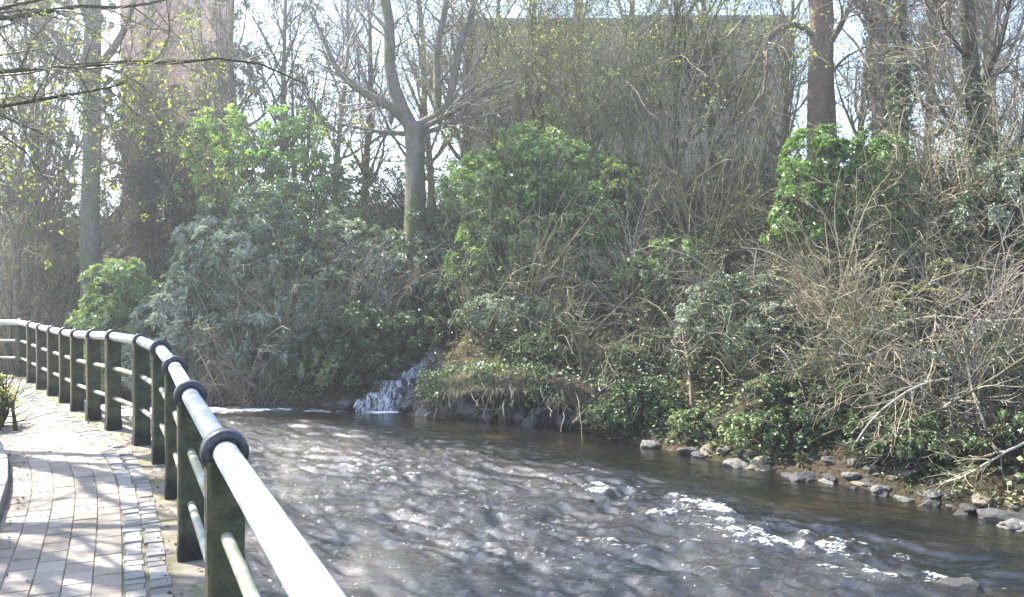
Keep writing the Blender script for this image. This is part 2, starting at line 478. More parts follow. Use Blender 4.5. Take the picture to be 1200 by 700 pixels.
m, n, l = new_mat('falling_water')
tc = objco(n)
mp = n.new("ShaderNodeMapping"); mp.inputs['Scale'].default_value = (11, 11, 1.1); l.new(tc, mp.inputs[0])
f = noise_node(n, l, 1.6, 5, 0.7, mp.outputs[0], 0.4)
a = ramp(n, l, f, [(0.42, (0, 0, 0)), (0.66, (1, 1, 1))])
p = n.new("ShaderNodeBsdfPrincipled"); p.inputs['Base Color'].default_value = (0.86, 0.87, 0.9, 1); p.inputs['Roughness'].default_value = 0.35
tl = n.new("ShaderNodeBsdfTranslucent"); tl.inputs[0].default_value = (0.86, 0.87, 0.9, 1)
ms0 = n.new("ShaderNodeMixShader"); ms0.inputs[0].default_value = 0.4; l.new(p.outputs[0], ms0.inputs[1]); l.new(tl.outputs[0], ms0.inputs[2])
tr = n.new("ShaderNodeBsdfTransparent")
ms = n.new("ShaderNodeMixShader"); l.new(a, ms.inputs[0]); l.new(tr.outputs[0], ms.inputs[1]); l.new(ms0.outputs[0], ms.inputs[2])
o = n.new("ShaderNodeOutputMaterial"); l.new(ms.outputs[0], o.inputs[0])
M['falling_water'] = m

# ------------------------------------------------------------------ the lie of the land
WATER = -1.2
FAR = np.array([(-90, 40), (-40, 30), (-22, 26.2), (-14.7, 24.5), (-11.1, 23.1), (-7.84, 21.8), (-5.7, 21.1), (-3.65, 20.3), (-1.9, 19.0), (0, 17.9),
                (1.53, 17.0), (2.5, 15.6), (3.2, 14.6), (3.84, 13.7), (4.64, 12.9), (5.28, 12.0), (5.77, 11.1), (6.3, 10.5), (7.1, 8.9),
                (8.5, 6.0), (10.2, 2.0), (13, -6), (22, -30), (45, -90)], float)
FAR = resample(FAR, 160)
posts_xy = [(-0.29, 1.6), (-1.23, 3.64), (-2.06, 5.45), (-2.75, 6.95), (-3.36, 8.15), (-3.92, 9.0), (-4.66, 9.95), (-5.31, 10.8),
            (-6.0, 11.75), (-6.66, 12.7), (-7.3, 13.55), (-7.95, 14.4), (-8.65, 15.35), (-9.45, 16.4), (-11.2, 16.75), (-13.0, 17.0), (-14.8, 17.2)]
lead_in = [(6.0, -12.0), (2.9, -5.35), (1.0, -1.2), (0.3, 0.32)]
lead_out = [(-20, 17.8), (-40, 21), (-90, 30)]
RAIL = np.array(lead_in + posts_xy + lead_out, float)

def polydist(X, Y, line):
    """signed distance to a polyline (positive on its left side), parameter along it"""
    X = np.atleast_1d(np.asarray(X, float)); Y = np.atleast_1d(np.asarray(Y, float))
    sh = X.shape; p = np.stack([X.ravel(), Y.ravel()], 1)
    best = np.full(len(p), 1e18); sgn = np.ones(len(p))
    for a, b in zip(line[:-1], line[1:]):
        d = b - a; L2 = d @ d
        t = np.clip(((p - a) @ d) / L2, 0, 1)
        q = p - (a + t[:, None] * d)
        dd = (q ** 2).sum(1)
        cr = d[0] * q[:, 1] - d[1] * q[:, 0]
        k = dd < best
        best = np.where(k, dd, best); sgn = np.where(k, np.sign(cr), sgn)
    return (np.sqrt(best) * sgn).reshape(sh)

CASC = np.array([(-3.05, 20.0, -1.25), (-2.75, 20.9, -0.75), (-2.35, 21.8, -0.3), (-1.95, 22.6, 0.1), (-1.4, 23.6, 0.7), (-0.8, 25.0, 1.8)])

def ground(X, Y, fine=True):
    X = np.atleast_1d(np.asarray(X, float)); Y = np.atleast_1d(np.asarray(Y, float))
    s = polydist(X, Y, FAR)
    sh = np.interp(s, [-60, -1.2, -0.3, 0, 0.25, 1.0, 3.0, 6.0, 9.0, 14.0, 30.0, 90, 400],
                   [-1.75, -1.75, -1.45, -1.2, -1.02, -0.7, 0.6, 2.6, 4.0, 4.9, 5.6, 7.5, 12])
    # undercut, almost upright bank below the turf, right of the cascade
    u = np.exp(-((X - 0.1) / 1.3) ** 4)
    sh2 = np.interp(s, [-60, -1.2, -0.2, 0.60, 0.8, 1.0, 1.4, 3.0, 6.0, 9.0, 14, 30, 90, 400],
                    [-1.75, -1.75, -1.6, -1.45, -0.65, -0.40, -0.05, 0.8, 2.6, 4.0, 4.9, 5.6, 7.5, 12])
    h = sh * (1 - u) + sh2 * u
    amp = sstep(0.0, 4.0, s) * 0.9 + 0.12
    h = h + amp * 0.45 * fbm(X * 0.35, Y * 0.35, 3, 4) + 0.12 * fbm(X * 1.7, Y * 1.7, 8, 3) * sstep(-0.5, 0.6, s)
    # stream gully
    for i in range(len(CASC) - 1):
        a, b = CASC[i], CASC[i + 1]
        d = (b - a)[:2]; t = np.clip(((X - a[0]) * d[0] + (Y - a[1]) * d[1]) / (d @ d), 0, 1)
        dist = np.hypot(X - (a[0] + t * d[0]), Y - (a[1] + t * d[1]))
        cz = a[2] + t * (b[2] - a[2]) - 0.2
        k = np.exp(-(dist / 0.75) ** 4)
        h = np.where(s > -0.3, h * (1 - k) + np.minimum(h, cz) * k, h)
    # near side
    r = polydist(X, Y, RAIL)
    nl = sstep(0.45, 1.0, r)
    near = -0.12 + 0.17 * sstep(1.25, 1.5, r) + 0.25 * sstep(2.5, 9, r) + 0.2 * fbm(X * 0.5, Y * 0.5, 21, 3) * sstep(2.2, 5, r) + 0.03 * fbm(X * 3, Y * 3, 25, 3) * sstep(1.8, 2.4, r)
    h = h * (1 - nl) + near * nl
    return h

def gz(x, y):
    return float(ground(x, y)[0])

def axis_vals(lo, a, b, hi, step):
    fine = np.arange(a, b + 1e-6, step)
    out = [a]; st = step
    while out[-1] > lo: st *= 1.35; out.append(out[-1] - st)
    left = np.array(out[1:][::-1])
    out = [fine[-1]]; st = step
    while out[-1] < hi: st *= 1.35; out.append(out[-1] + st)
    return np.concatenate([left, fine, np.array(out[1:])])

xs = axis_vals(-150, -22, 16, 150, 0.16)
ys = axis_vals(-90, 2, 34, 170, 0.16)
GX, GY = np.meshgrid(xs, ys)
GZ = ground(GX.ravel(), GY.ravel())
mb = MB()
nx, ny = len(xs), len(ys)
ii = (np.arange(ny - 1)[:, None] * nx + np.arange(nx - 1)[None, :]).ravel()
mb.add(np.stack([GX.ravel(), GY.ravel(), GZ], 1), np.stack([ii, ii + 1, ii + nx + 1, ii + nx], 1))
g_o = mb.build('ground', M['soil'], smooth=True)
tag(g_o, kind='structure')

# turf lip that overhangs the hollow under the bank
def turf_lip():
    k = np.where((FAR[:, 0] > -2.3) & (FAR[:, 0] < 2.2) & (FAR[:, 1] > 10))[0]
    c = resample(FAR[k], 90)
    t = norm(np.gradient(c, axis=0)); nr = np.stack([-t[:, 1], t[:, 0]], 1)
    if nr[len(nr) // 2, 1] < 0: nr = -nr
    prof = [(1.9, None), (1.3, None), (0.8, -0.20), (0.35, -0.30), (0.08, -0.42), (0.0, -0.55), (0.12, -0.66), (0.5, -0.70), (1.2, -0.72)]
    u = np.linspace(0, 1, 90); end = sstep(0, .12, u) * sstep(1, .88, u)
    rows = []
    for j, (s_, z_) in enumerate(prof):
        ss = s_ + 0.16 * fbm(u * 9, u * 0 + j * .4, 44, 3) * (j > 1) + (1 - end) * 0.5 * (j > 1)
        q = c + nr * ss[:, None]
        if z_ is None: z = ground(q[:, 0], q[:, 1]) + (0.0 if j else -0.06)
        else: z = z_ + 0.22 * fbm(u * 8, u * 0 + j * .3, 46, 3) + 0.10 * fbm(u * 30, u * 0 + j, 47, 2) - (0.3 * (1 - sstep(0, .4, u)) + 0.35 * sstep(.6, 1, u)) * (j < 6)
        rows.append(np.column_stack([q, z]))
    V = np.stack(rows, 1); m_ = len(prof)
    mb = MB(); mb.add(V.reshape(-1, 3), [(i * m_ + j, i * m_ + j + 1, i * m_ + m_ + j + 1, i * m_ + m_ + j) for i in range(89) for j in range(m_ - 1)])
    o = mb.build('bank_overhang', M['soil'], smooth=True); tag(o, kind='structure')
turf_lip()

# ------------------------------------------------------------------ river
def river():
    def wave_sheet(xa, xb, ya, yb, st, fine):
        X, Y = np.meshgrid(np.arange(xa, xb + st / 2, st), np.arange(ya, yb + st / 2, st))
        return X, Y
    xs = axis_vals(-90, -13, 8.5, 45, 0.04)
    ys = axis_vals(-90, 4.5, 24.5, 42, 0.04)
    X, Y = np.meshgrid(xs, ys)
    s = polydist(X, Y, FAR); r = polydist(X, Y, RAIL)
    fl = R(-38)                      # the current runs towards the right bank and the viewer
    U = X * math.cos(fl) + Y * math.sin(fl); W = -X * math.sin(fl) + Y * math.cos(fl)
    warp = fbm(U * 0.4, W * 0.4, 51, 3)
    a1 = fbm(U * 1.3 + warp * 1.5, W * 2.4 + warp, 31, 3)
    a2 = fbm(U * 2.8 + warp * 2, W * 6.8, 37, 3)
    # how lively the water is: quiet under the far bank, broken in midstream and at the riffles
    rough = sstep(0.4, 3.2, -s) * 0.85 + 0.15
    rif1 = np.exp(-(((X + 9.0) / 4.2) ** 2 + ((Y - 20.1) / 0.75) ** 2))
    rif2 = np.exp(-(((W - 8.6 - 0.25 * warp) / 0.75) ** 2)) * sstep(5.5, 3.0, Y * 0 + np.abs(U + 3.2))
    # riffle bands placed where they lie in the stream
    def band(x0, y0, x1, y1, wd):
        d = np.array([x1 - x0, y1 - y0]); L = math.hypot(*d); t = ((X - x0) * d[0] + (Y - y0) * d[1]) / (L * L)
        off = (-(X - x0) * d[1] + (Y - y0) * d[0]) / L
        return np.exp(-(off / wd) ** 2) * sstep(-0.05, 0.15, t) * sstep(1.12, 0.9, t)
    b1 = band(0.6, 13.2, 4.6, 9.0, 0.5)
    b2 = band(1.6, 11.2, 3.9, 8.6, 0.32)
    b3 = band(-3.5, 15.5, 2.5, 7.6, 1.3)
    b4 = band(3.6, 8.7, 4.9, 8.2, 0.3)
    b5 = band(-5.0, 20.0, -2.2, 19.8, 0.22)
    foam_glint = 0.62 * rif1 + 0.36 * b1 + 0.36 * b2 + 0.13 * b3 + 0.26 * b4 + 0.5 * b5
    a3 = fbm(U * 5.5 + warp * 3, W * 12.5, 41, 2)
    foam_glint = np.clip(foam_glint, 0, 0.55) * (0.75 + 1.6 * np.clip(a2 + a1 * .5, -0.5, 0.5)) + 0.62 * np.exp(-(((X + 6.4) / 1.7) ** 2 + ((Y - 20.2) / 0.5) ** 2)) + 0.7 * np.exp(-(((X + 3.05) / .5) ** 2 + ((Y - 19.75) / .3) ** 2)) + 0.52 * np.exp(-(((X + 9.3) / 1.7) ** 2 + ((Y - 20.2) / 1.4) ** 2) ** 2) + rough * (0.08 + 0.66 * np.clip(a2 + a3 - 0.12, 0, .5))  # besides foam, whitens a sky reflection patch and sparkles on the crests
    a3 = fbm(U * 5.5 + warp * 3, W * 12.5, 41, 2)
    crest = 1 - np.abs(2 * a2)
    H = (0.052 * a1 + 0.040 * a2 + 0.040 * a3 + 0.014 * crest) * rough * (1 + 1.0 * (b1 + b2 + b3 * 0.6 + rif1)) 
    fade = sstep(60, 12, np.hypot(X, Y - 10))
    Z = WATER + H * fade
    Z = np.where(r > 0.45, -1.5, Z)
    mb = MB()
    nx, ny = len(xs), len(ys)
    ii = (np.arange(ny - 1)[:, None] * nx + np.arange(nx - 1)[None, :]).ravel()
    q = np.stack([ii, ii + 1, ii + nx + 1, ii + nx], 1)
    keep = (s.ravel()[q].min(1) < 1.3) & (r.ravel()[q].min(1) < 0.6)
    used = np.unique(q[keep]); remap = np.full(nx * ny, -1); remap[used] = np.arange(len(used))
    mb.add(np.stack([X.ravel(), Y.ravel(), Z.ravel()], 1)[used], remap[q[keep]])
    o = mb.build('water', M['river_water'], smooth=True)
    at = o.data.attributes.new('foam_glint', 'FLOAT', 'POINT')
    at.data.foreach_set('value', foam_glint.ravel()[used].astype(np.float32))
    at = o.data.attributes.new('chop', 'FLOAT', 'POINT')
    at.data.foreach_set('value', (0.12 + 0.88 * sstep(0.5, 4.0, -s) * (0.75 + 0.9 * np.clip(a1, -.5, .5))).ravel()[used].astype(np.float32))
    tag(o, kind='structure')
river()

# ------------------------------------------------------------------ path along the railing
CURVE = resample(RAIL, 900)
CURVE = CURVE[(CURVE[:, 1] > -9) & (CURVE[:, 0] > -26)]
cd = np.concatenate([[0], np.cumsum(np.linalg.norm(np.diff(CURVE, axis=0), axis=1))])
def smooth_curve(c, k=9):
    ker = np.ones(2 * k + 1) / (2 * k + 1)
    pad = np.vstack([np.repeat(c[:1], k, 0), c, np.repeat(c[-1:], k, 0)])
    return np.stack([np.convolve(pad[:, i], ker, 'valid') for i in range(2)], 1)
PC = smooth_curve(CURVE, 12)
PN = norm(np.gradient(PC, axis=0)); PN = np.stack([-PN[:, 1], PN[:, 0]], 1)   # towards the left side of the walk
PN = norm(smooth_curve(PN, 14))
pcd = np.concatenate([[0], np.cumsum(np.linalg.norm(np.diff(PC, axis=0), axis=1))])
def hump(y):
    return 0.07 * np.exp(-((np.asarray(y) - 9.3) / 2.2) ** 2)
def pp(u, v, z):
    """u metres along the path, v metres left of the railing line"""
    u = np.asarray(u, float); v = np.asarray(v, float)
    x = np.interp(u, pcd, PC[:, 0]); y = np.interp(u, pcd, PC[:, 1])
    nx_ = np.interp(u, pcd, PN[:, 0]); ny_ = np.interp(u, pcd, PN[:, 1])
    X = x + nx_ * v; Y = y + ny_ * v
    return np.stack(np.broadcast_arrays(X, Y, np.asarray(z, float) + hump(y)), -1)

ULEN = pcd[-1]
PW0, PW1 = 0.40, 1.20
# bed below the stones and the strip of dirt round the posts
mb = MB()
uu = np.arange(0, ULEN, 0.12); vv = np.array([-0.30, -0.15, 0.0, 0.13, 0.4, 0.7, 1.0, 1.25])
UU, VV = np.meshgrid(uu, vv, indexing='ij')
zz = -0.0085 + 0.005 * fbm(UU * 3, VV * 3, 61, 3) + np.where(VV < 0.1, 0.004, 0)
mb.add(pp(UU.ravel(), VV.ravel(), zz.ravel()), [(i * 8 + j, i * 8 + j + 1, i * 8 + 9 + j, i * 8 + 8 + j) for i in range(len(uu) - 1) for j in range(7)])
o = mb.build('path_bed', M['joint_dirt'], smooth=True); tag(o, kind='structure')

def stones(mb, u0, u1, v0, v1, gap, g, jit=0.004, top=0.0):
    """a block paver per (u0,u1,v0,v1) row with chamfered top edge"""
    n = len(u0); h = top + g.normal(size=n) * jit
    tilt = g.normal(size=(n, 2)) * jit * 0.6
    e = gap / 2; ch = 0.005
    cs = []
    for zoff, ins in ((-0.03, 0), (-0.007, 0), (0.0, ch)):
        ring = []
        for su, sv in ((0, 0), (1, 0), (1, 1), (0, 1)):
            u = np.where(su, u1 - e - ins, u0 + e + ins); v = np.where(sv, v1 - e - ins, v0 + e + ins)
            z = h + zoff + tilt[:, 0] * (su - .5) + tilt[:, 1] * (sv - .5)
            ring.append(pp(u, v, z))
        cs.append(ring)
    V = np.stack([np.stack(rg, 1) for rg in cs], 1).reshape(n, 12, 3)
    f = []
    for k in (0, 4):
        for j in range(4):
            j2 = (j + 1) % 4
            f.append((k + j2, k + j, k + 4 + j, k + 4 + j2))
    f.append((11, 10, 9, 8))
    f = np.array(f)[:, ::-1]
    Q = (np.arange(n) * 12)[:, None, None] + f[None]
    mb.add(V.reshape(-1, 3), Q.reshape(-1, 4), None, np.repeat(g.random(n), 12))

g = np.random.default_rng(4)
mb = MB(); rows = []
ncol = 5; wv = (PW1 - PW0) / ncol
for c_ in range(ncol):
    u = (c_ % 2) * 0.105
    while u < ULEN - 0.3:
        rows.append((u, u + 0.21, PW0 + c_ * wv, PW0 + (c_ + 1) * wv)); u += 0.21
rows = np.array(rows)
stones(mb, rows[:, 0], rows[:, 1], rows[:, 2], rows[:, 3], 0.0035, g, 0.0018)
o = mb.build('path', M['paver']); tag(o, kind='structure')
mb = MB(); rows = []
for c_ in range(2):
    u = c_ * 0.06
    v0 = 0.14 + c_ * 0.13
    while u < ULEN - 0.3:
        L = g.uniform(0.10, 0.15); jj = g.normal(size=2) * 0.006
        rows.append((u, u + L, v0 + jj[0], v0 + 0.125 + jj[1])); u += L
rows = np.array(rows)
stones(mb, rows[:, 0], rows[:, 1], rows[:, 2], rows[:, 3], 0.013, g, 0.0035, 0.002)
o = mb.build('path_edging', M['sett']); tag(o, kind='structure')
mb = MB(); rows = []
u = 0.0
while u < ULEN - 1:
    rows.append((u, u + 0.9, 1.21, 1.34)); u += 0.9
rows = np.array(rows)
stones(mb, rows[:, 0], rows[:, 1], rows[:, 2], rows[:, 3], 0.01, g, 0.004, 0.10)
# kerb sides reach down to the paving
n_ = len(rows)
V = np.concatenate([np.stack([pp(rows[:, 0] + .005, rows[:, 2] + .005 if s_ else rows[:, 3] - .005, z_) for s_ in (1, 0) for z_ in (-0.05, 0.075)] +
                             [pp(rows[:, 1] - .005, rows[:, 2] + .005 if s_ else rows[:, 3] - .005, z_) for s_ in (1, 0) for z_ in (-0.05, 0.075)], 1)])
mb.add(V.reshape(-1, 3), ((np.arange(n_) * 8)[:, None, None] + np.array([(0, 1, 5, 4), (2, 6, 7, 3)])[None]).reshape(-1, 4), None, 0.5)
o = mb.build('path_kerb', M['kerb']); tag(o, kind='structure')

# river wall the railing stands on
mb = MB()
ud = np.arange(0, ULEN, 0.15)
prof = [(-0.12, -0.01), (-0.30, -0.015), (-0.33, -0.05), (-0.31, -0.2), (-0.36, -1.0), (-0.40, -2.0)]
n_ = len(ud); rowsv = []
for v_, z_ in prof:
    rowsv.append(pp(ud, v_ + 0.02 * fbm(ud * 2, ud * 0 + z_ * 5, 71, 3), z_ - (hump(np.interp(ud, pcd, PC[:, 1])) if z_ < -0.5 else 0)))
V = np.stack(rowsv, 1)
k = len(prof)
mb.add(V.reshape(-1, 3), [(i * k + j, i * k + k + j, i * k + k + j + 1, i * k + j + 1) for i in range(n_ - 1) for j in range(k - 1)])
o = mb.build('river_wall', M['wall_stone'], smooth=True)
tag(o, 'stone wall dropping from the paved path down to the river under the railing', 'wall')

# ------------------------------------------------------------------ railing
def railing():
    n = len(posts_xy)
    root = empty('railing', (posts_xy[1][0], posts_xy[1][1], 0), 'long metal railing of white pipes and mossy square posts along the paved path', 'railing')
    off = np.array([posts_xy[1][0], posts_xy[1][1], 0.0])
    pxy = np.array([(0.3, 0.32)] + posts_xy)
    yb = hump(pxy[:, 1])
    hr = 1.03 + 0.06 * np.exp(-((pxy[:, 1] - 9.3) / 2.2) ** 2)
    top = np.column_stack([pxy, yb + hr])
    # the pipes run straight from post to post with short bends at the posts
    def pipe(zf, rad, name, mat, sides, sag=0.0):
        pts = []
        P3 = top.copy(); P3[:, 2] = yb + zf(hr)
        for a, b in zip(P3[:-1], P3[1:]):
            for t in np.linspace(0.08, 0.92, 8): pts.append(a + (b - a) * t + np.array([0, 0, -sag * 4 * t * (1 - t)]))
        pts = np.array(pts) - off
        mb = MB(); tubes(mb, pts[None], np.full((1, len(pts)), rad), sides, 0.5, cap=True)
        return mb.build(name, mat, root, smooth=True)
    pipe(lambda h: h, 0.052, 'top_rail', M['white_paint'], 28)
    pipe(lambda h: h * 0.66, 0.026, 'middle_rail', M['mossy_paint'], 14)
    pipe(lambda h: h * 0.34, 0.024, 'lower_rail', M['mossy_paint'], 14)
    # one post, then copies
    g = np.random.default_rng(9)
    for i in range(len(pxy)):
        a = pxy[max(i - 1, 0)]; b = pxy[min(i + 1, len(pxy) - 1)]
        ang = math.atan2(b[1] - a[1], b[0] - a[0])
        if i < 3 or i % 3 == 0 or True:
            mb = MB()
            # square post: chamfered, slightly waisted, rough
            w_ = 0.076; lev = np.linspace(-0.05, hr[i] - 0.03, 12)
            ring = np.array([(-1, -.78), (-.78, -1), (.78, -1), (1, -.78), (1, .78), (.78, 1), (-.78, 1), (-1, .78)]) * w_
            V = []
            for z_ in lev:
                k_ = 1.0 + (0.10 if z_ < 0.12 else 0.0)
                V.append(np.column_stack([ring * k_ + g.normal(size=(8, 2)) * 0.0012, np.full(8, z_)]))
            V = np.array(V).reshape(-1, 3)
            Q = [(r_ * 8 + j, r_ * 8 + (j + 1) % 8, r_ * 8 + 8 + (j + 1) % 8, r_ * 8 + 8 + j) for r_ in range(11) for j in range(8)]
            T = [(88, 88 + j, 88 + j + 1) for j in range(1, 7)]
            mb.add(V, Q, T)
            po = mb.build('post', M['mossy_post'], root)
            po.location = (pxy[i, 0] - off[0], pxy[i, 1] - off[1], yb[i])
            po.rotation_euler = (0, 0, ang)
            # black clamp ring round the top pipe
            mb = MB()
            pr = [(-0.05, 0.056), (-0.05, 0.078), (-0.044, 0.094), (-0.034, 0.098), (0.034, 0.098), (0.044, 0.094), (0.05, 0.078), (0.05, 0.056)]
            S = 36; an = np.arange(S) * 2 * math.pi / S
            V = np.array([[(x_, r_ * math.cos(t), r_ * math.sin(t)) for t in an] for x_, r_ in pr]).reshape(-1, 3)
            Q = [(r_ * S + j, r_ * S + (j + 1) % S, ((r_ + 1) % 8) * S + (j + 1) % S, ((r_ + 1) % 8) * S + j) for r_ in range(8) for j in range(S)]
            mb.add(V, [q[::-1] for q in Q])
            co = mb.build('collar', M['black_paint'], po, smooth=True)
            co.location = (0, 0, hr[i])
            co.scale = (1, 1, 1) if i < 6 else (.7, .84, .84)
railing()

# ------------------------------------------------------------------ bare trees
def tree_mesh(seed, h=15.0, r=0.22, lean=(0, 0), first=0.3, spread=1.0, twigs=1700, up=0.10, wander=0.05):
    g = np.random.default_rng(seed)
    K = 12
    tr = np.zeros((1, K, 3)); d = np.array([lean[0], lean[1], 1.0]); d /= np.linalg.norm(d)
    cur = d.copy()
    for k in range(1, K):
        cur = norm(cur + g.normal(size=3) * wander + d * 0.15)
        tr[0, k] = tr[0, k - 1] + cur * h / (K - 1)
    tr -= np.array([0, 0, 0.35])
    tr_r = (r * np.linspace(1, 0.18, K) ** 0.9)[None]; tr_r[0, 0] *= 1.35
    l1, r1 = grow(tr, tr_r, 30, (h * .25 * spread, h * .42 * spread), (R(25), R(60)), (0.02, r * .55), 8, up, 0.12, first, 0.98, g)
    l2, r2 = grow(l1, r1, 190, (h * .10, h * .22), (R(25), R(65)), (0.010, 0.04), 6, up * .7, 0.16, 0.2, 1.0, g)
    l3, r3 = grow(np.concatenate([l2]), r2, int(twigs * .35), (0.8, 1.7), (R(25), R(60)), (0.006, 0.016), 5, up * .5, 0.2, 0.15, 1.0, g)
    l4, r4 = grow(l3, r3, twigs, (0.35, 0.9), (R(20), R(60)), (0.0045, 0.008), 4, 0.03, 0.2, 0.1, 1.0, g, rmin=0.0042)
    trunk = MB(); tubes(trunk, tr, tr_r, 12); 
    limbs = MB(); tubes(limbs, l1, r1, 6); tubes(limbs, l2, r2, 4)
    tw = MB(); tubes(tw, l3, r3, 3, g.random(len(l3))); tubes(tw, l4, r4, 3, g.random(len(l4)))
    return trunk, limbs, tw, (l3, l4)

TREE_CACHE = {}
def place_tree(kind, xy, label, scale=1.0, rz=0.0, bark='bark_grey', twig='twig_brown', group=None, name='bare_tree', **kw):
    x, y = xy
    key = (kind, bark, twig)
    if key not in TREE_CACHE:
        _ = tree_mesh(kind, **kw); trunk, limbs, tw = _[:3]; _ = (None, _[3][1:])
        root = empty(name, (0, 0, 0), label, 'tree', group)
        trunk.build('trunk', M[bark], root, True); limbs.build('limbs', M[bark], root, True)
        tw.build('twigs', M[twig], root, False)
        if twig in ('twig_olive', 'twig_tan'):
            gb = np.random.default_rng(kind + 900); bm_ = MB()
            tp = np.repeat(np.concatenate([_[1][0][:, -1], _[1][0][:, 2]]), 2, 0); tp = tp + gb.normal(size=tp.shape) * .05; tp = tp[(tp[:, 2] < 9) & (gb.random(len(tp)) < 0.6)]
            leaves(bm_, tp, gb.normal(size=tp.shape), gb.uniform(.03, .07, len(tp)), .7, .2, gb.random(len(tp)), gb)
            bm_.build('young_leaves', M['leaf_bud'], root)
        TREE_CACHE[key] = root
    else:
        root = copy_tree(TREE_CACHE[key]); root['label'] = label
        if group: root['group'] = group
        elif 'group' in root: del root['group']
    root.location = (x, y, gz(x, y)); root.rotation_euler = (0, 0, rz); root.scale = (scale,) * 3
    return root

def limb_tree(name, label, Z, trunk_px, trunk_r, limbs_px, bark, twig, seed, tw=900, l2n=70, ivy=None, up=0.06, depth=1.2, twlen=(0.3, 0.8)):
    """a tree whose trunk and main limbs follow outlines seen in the photograph, with depth of their own"""
    g = np.random.default_rng(seed)
    base = P(trunk_px[0][0], trunk_px[0][1], Z); bz = gz(base[0], base[1])
    off = np.array([base[0], base[1], bz])
    root = empty(name, tuple(off), label, 'tree')
    tp = np.array([P(x, y, Z) for x, y in trunk_px]) - off
    tp[0, 2] = -0.4
    tp = resample(tp, 18)[None]
    tp[0, 1:, :2] += np.cumsum(g.normal(size=(17, 2)) * 0.012, 0)
    tr = np.linspace(trunk_r[0], trunk_r[1], 18)[None].copy(); tr[0, 0] *= 1.4; tr[0, 1] *= 1.12
    t = MB(); tubes(t, tp, tr, 26)
    V_ = t.V[0]; a_ = np.tile(np.arange(26), 18) * 2 * math.pi / 26; k_ = np.repeat(tr[0], 26)
    ax_ = np.repeat(tp[0], 26, 0); V_ += (V_ - ax_) * (0.30 * fbm(np.cos(a_) * 1.6 + V_[:, 2] * .5, np.sin(a_) * 1.6 + V_[:, 2] * .35 + 7, seed, 3) + (0.35 * np.exp(-np.maximum(V_[:, 2], 0) / .5) * (np.sin(a_ * 5 + seed) * .5 + .5)))[:, None]
    t.build('trunk', M[bark], root, True)
    L = []; LR = []
    for k, (pts, r0, r1) in enumerate(limbs_px):
        dz = g.uniform(-depth, depth)
        q = np.array([P(x, y, Z + dz * (i / (len(pts) - 1)) ** 1.2) for i, (x, y) in enumerate(pts)]) - off
        q[1:-1] += g.normal(size=(len(q) - 2, 3)) * 0.05; L.append(resample(q, 12)); LR.append(np.linspace(r0, r1, 12))
    if L:
        L = np.array(L); LR = np.array(LR)
        for a, b in zip(L, LR):
            m_ = MB(); tubes(m_, a[None], b[None], 8); m_.build('limb', M[bark], root, True)
        par, prr = L, LR
    else:
        par, prr = tp, tr
    l2, r2 = grow(par, prr, l2n, (0.9, 2.6), (R(25), R(70)), (0.010, 0.035), 7, up, 0.15, 0.15, 1.0, g)
    l3, r3 = grow(l2, r2, int(tw * .4), (0.6, 1.5), (R(25), R(60)), (0.006, 0.012), 5, 0.02, 0.2, 0.15, 1.0, g)
    l4, r4 = grow(l3, r3, tw, twlen, (R(20), R(60)), (0.0045, 0.007), 4, 0.0, 0.2, 0.1, 1.0, g, rmin=0.0042)
    b_ = MB(); tubes(b_, l2, r2, 4, g.random(len(l2))); tubes(b_, l3, r3, 3, g.random(len(l3))); tubes(b_, l4, r4, 3, g.random(len(l4)))
    b_.build('twigs', M[twig], root)
    if ivy:
        iv = MB()
        f = g.uniform(ivy[0], ivy[1], ivy[2]) * 17; i0 = f.astype(int).clip(0, 16); fr = (f - i0)[:, None]
        c = tp[0, i0] * (1 - fr) + tp[0, i0 + 1] * fr
        d = g.normal(size=(len(c), 3)); d[:, 2] *= 0.4; d = norm(d)
        p_ = c + d * (tr[0, i0][:, None] + np.abs(g.normal(size=(len(c), 1))) * ivy[3])
        leaves(iv, p_, d + np.array([0, 0, -0.5]), g.uniform(0.06, 0.12, len(c)), 0.9, 0.1, g.random(len(c)), g)
        iv.build('ivy', M['leaf_ivy'], root)
    return root, (l3, l4)

limb_tree('forked_tree', 'grey tree forking low into several thick limbs above the waterfall', 24.0,
          [(484, 300), (487, 230), (487, 175), (486, 146)], (0.35, 0.30),
          [([(484, 152), (466, 122), (456, 80), (451, 30), (447, -40), (440, -130)], 0.20, 0.09),
           ([(482, 150), (455, 128), (425, 112), (400, 85), (385, 60), (365, 15)], 0.15, 0.04),
           ([(490, 148), (522, 128), (531, 95), (541, 50), (556, 0), (572, -70)], 0.14, 0.05),
           ([(491, 150), (513, 130), (517, 60), (522, 0), (527, -90)], 0.13, 0.07),
           ([(494, 152), (540, 125), (575, 105), (602, 96)], 0.09, 0.03),
           ([(480, 158), (440, 150), (396, 145)], 0.08, 0.03),
           ([(494, 158), (540, 142), (588, 134)], 0.08, 0.03)], 'bark_grey', 'twig_grey', 101, 1500, 150)
limb_tree('tall_tree', 'tall straight tree with thick pinkish brown trunk and an arching mossy limb', 24.0,
          [(963, 215), (962, 120), (961, 20), (957, -110), (952, -300)], (0.43, 0.22),
          [([(955, 46), (935, 31), (908, 38), (894, 54), (893, 76), (896, 96), (888, 116), (868, 145)], 0.095, 0.035),
           ([(966, 60), (990, 20), (1010, -30), (1030, -110)], 0.10, 0.03),
           ([(955, 10), (925, -30), (890, -60), (850, -120)], 0.12, 0.03),
           ([(962, -60), (1000, -120), (1040, -160)], 0.10, 0.03),
           ([(968, 95), (990, 72), (1015, 55)], 0.05, 0.02)], 'bark_brown', 'twig_brown', 102, 900, 70)
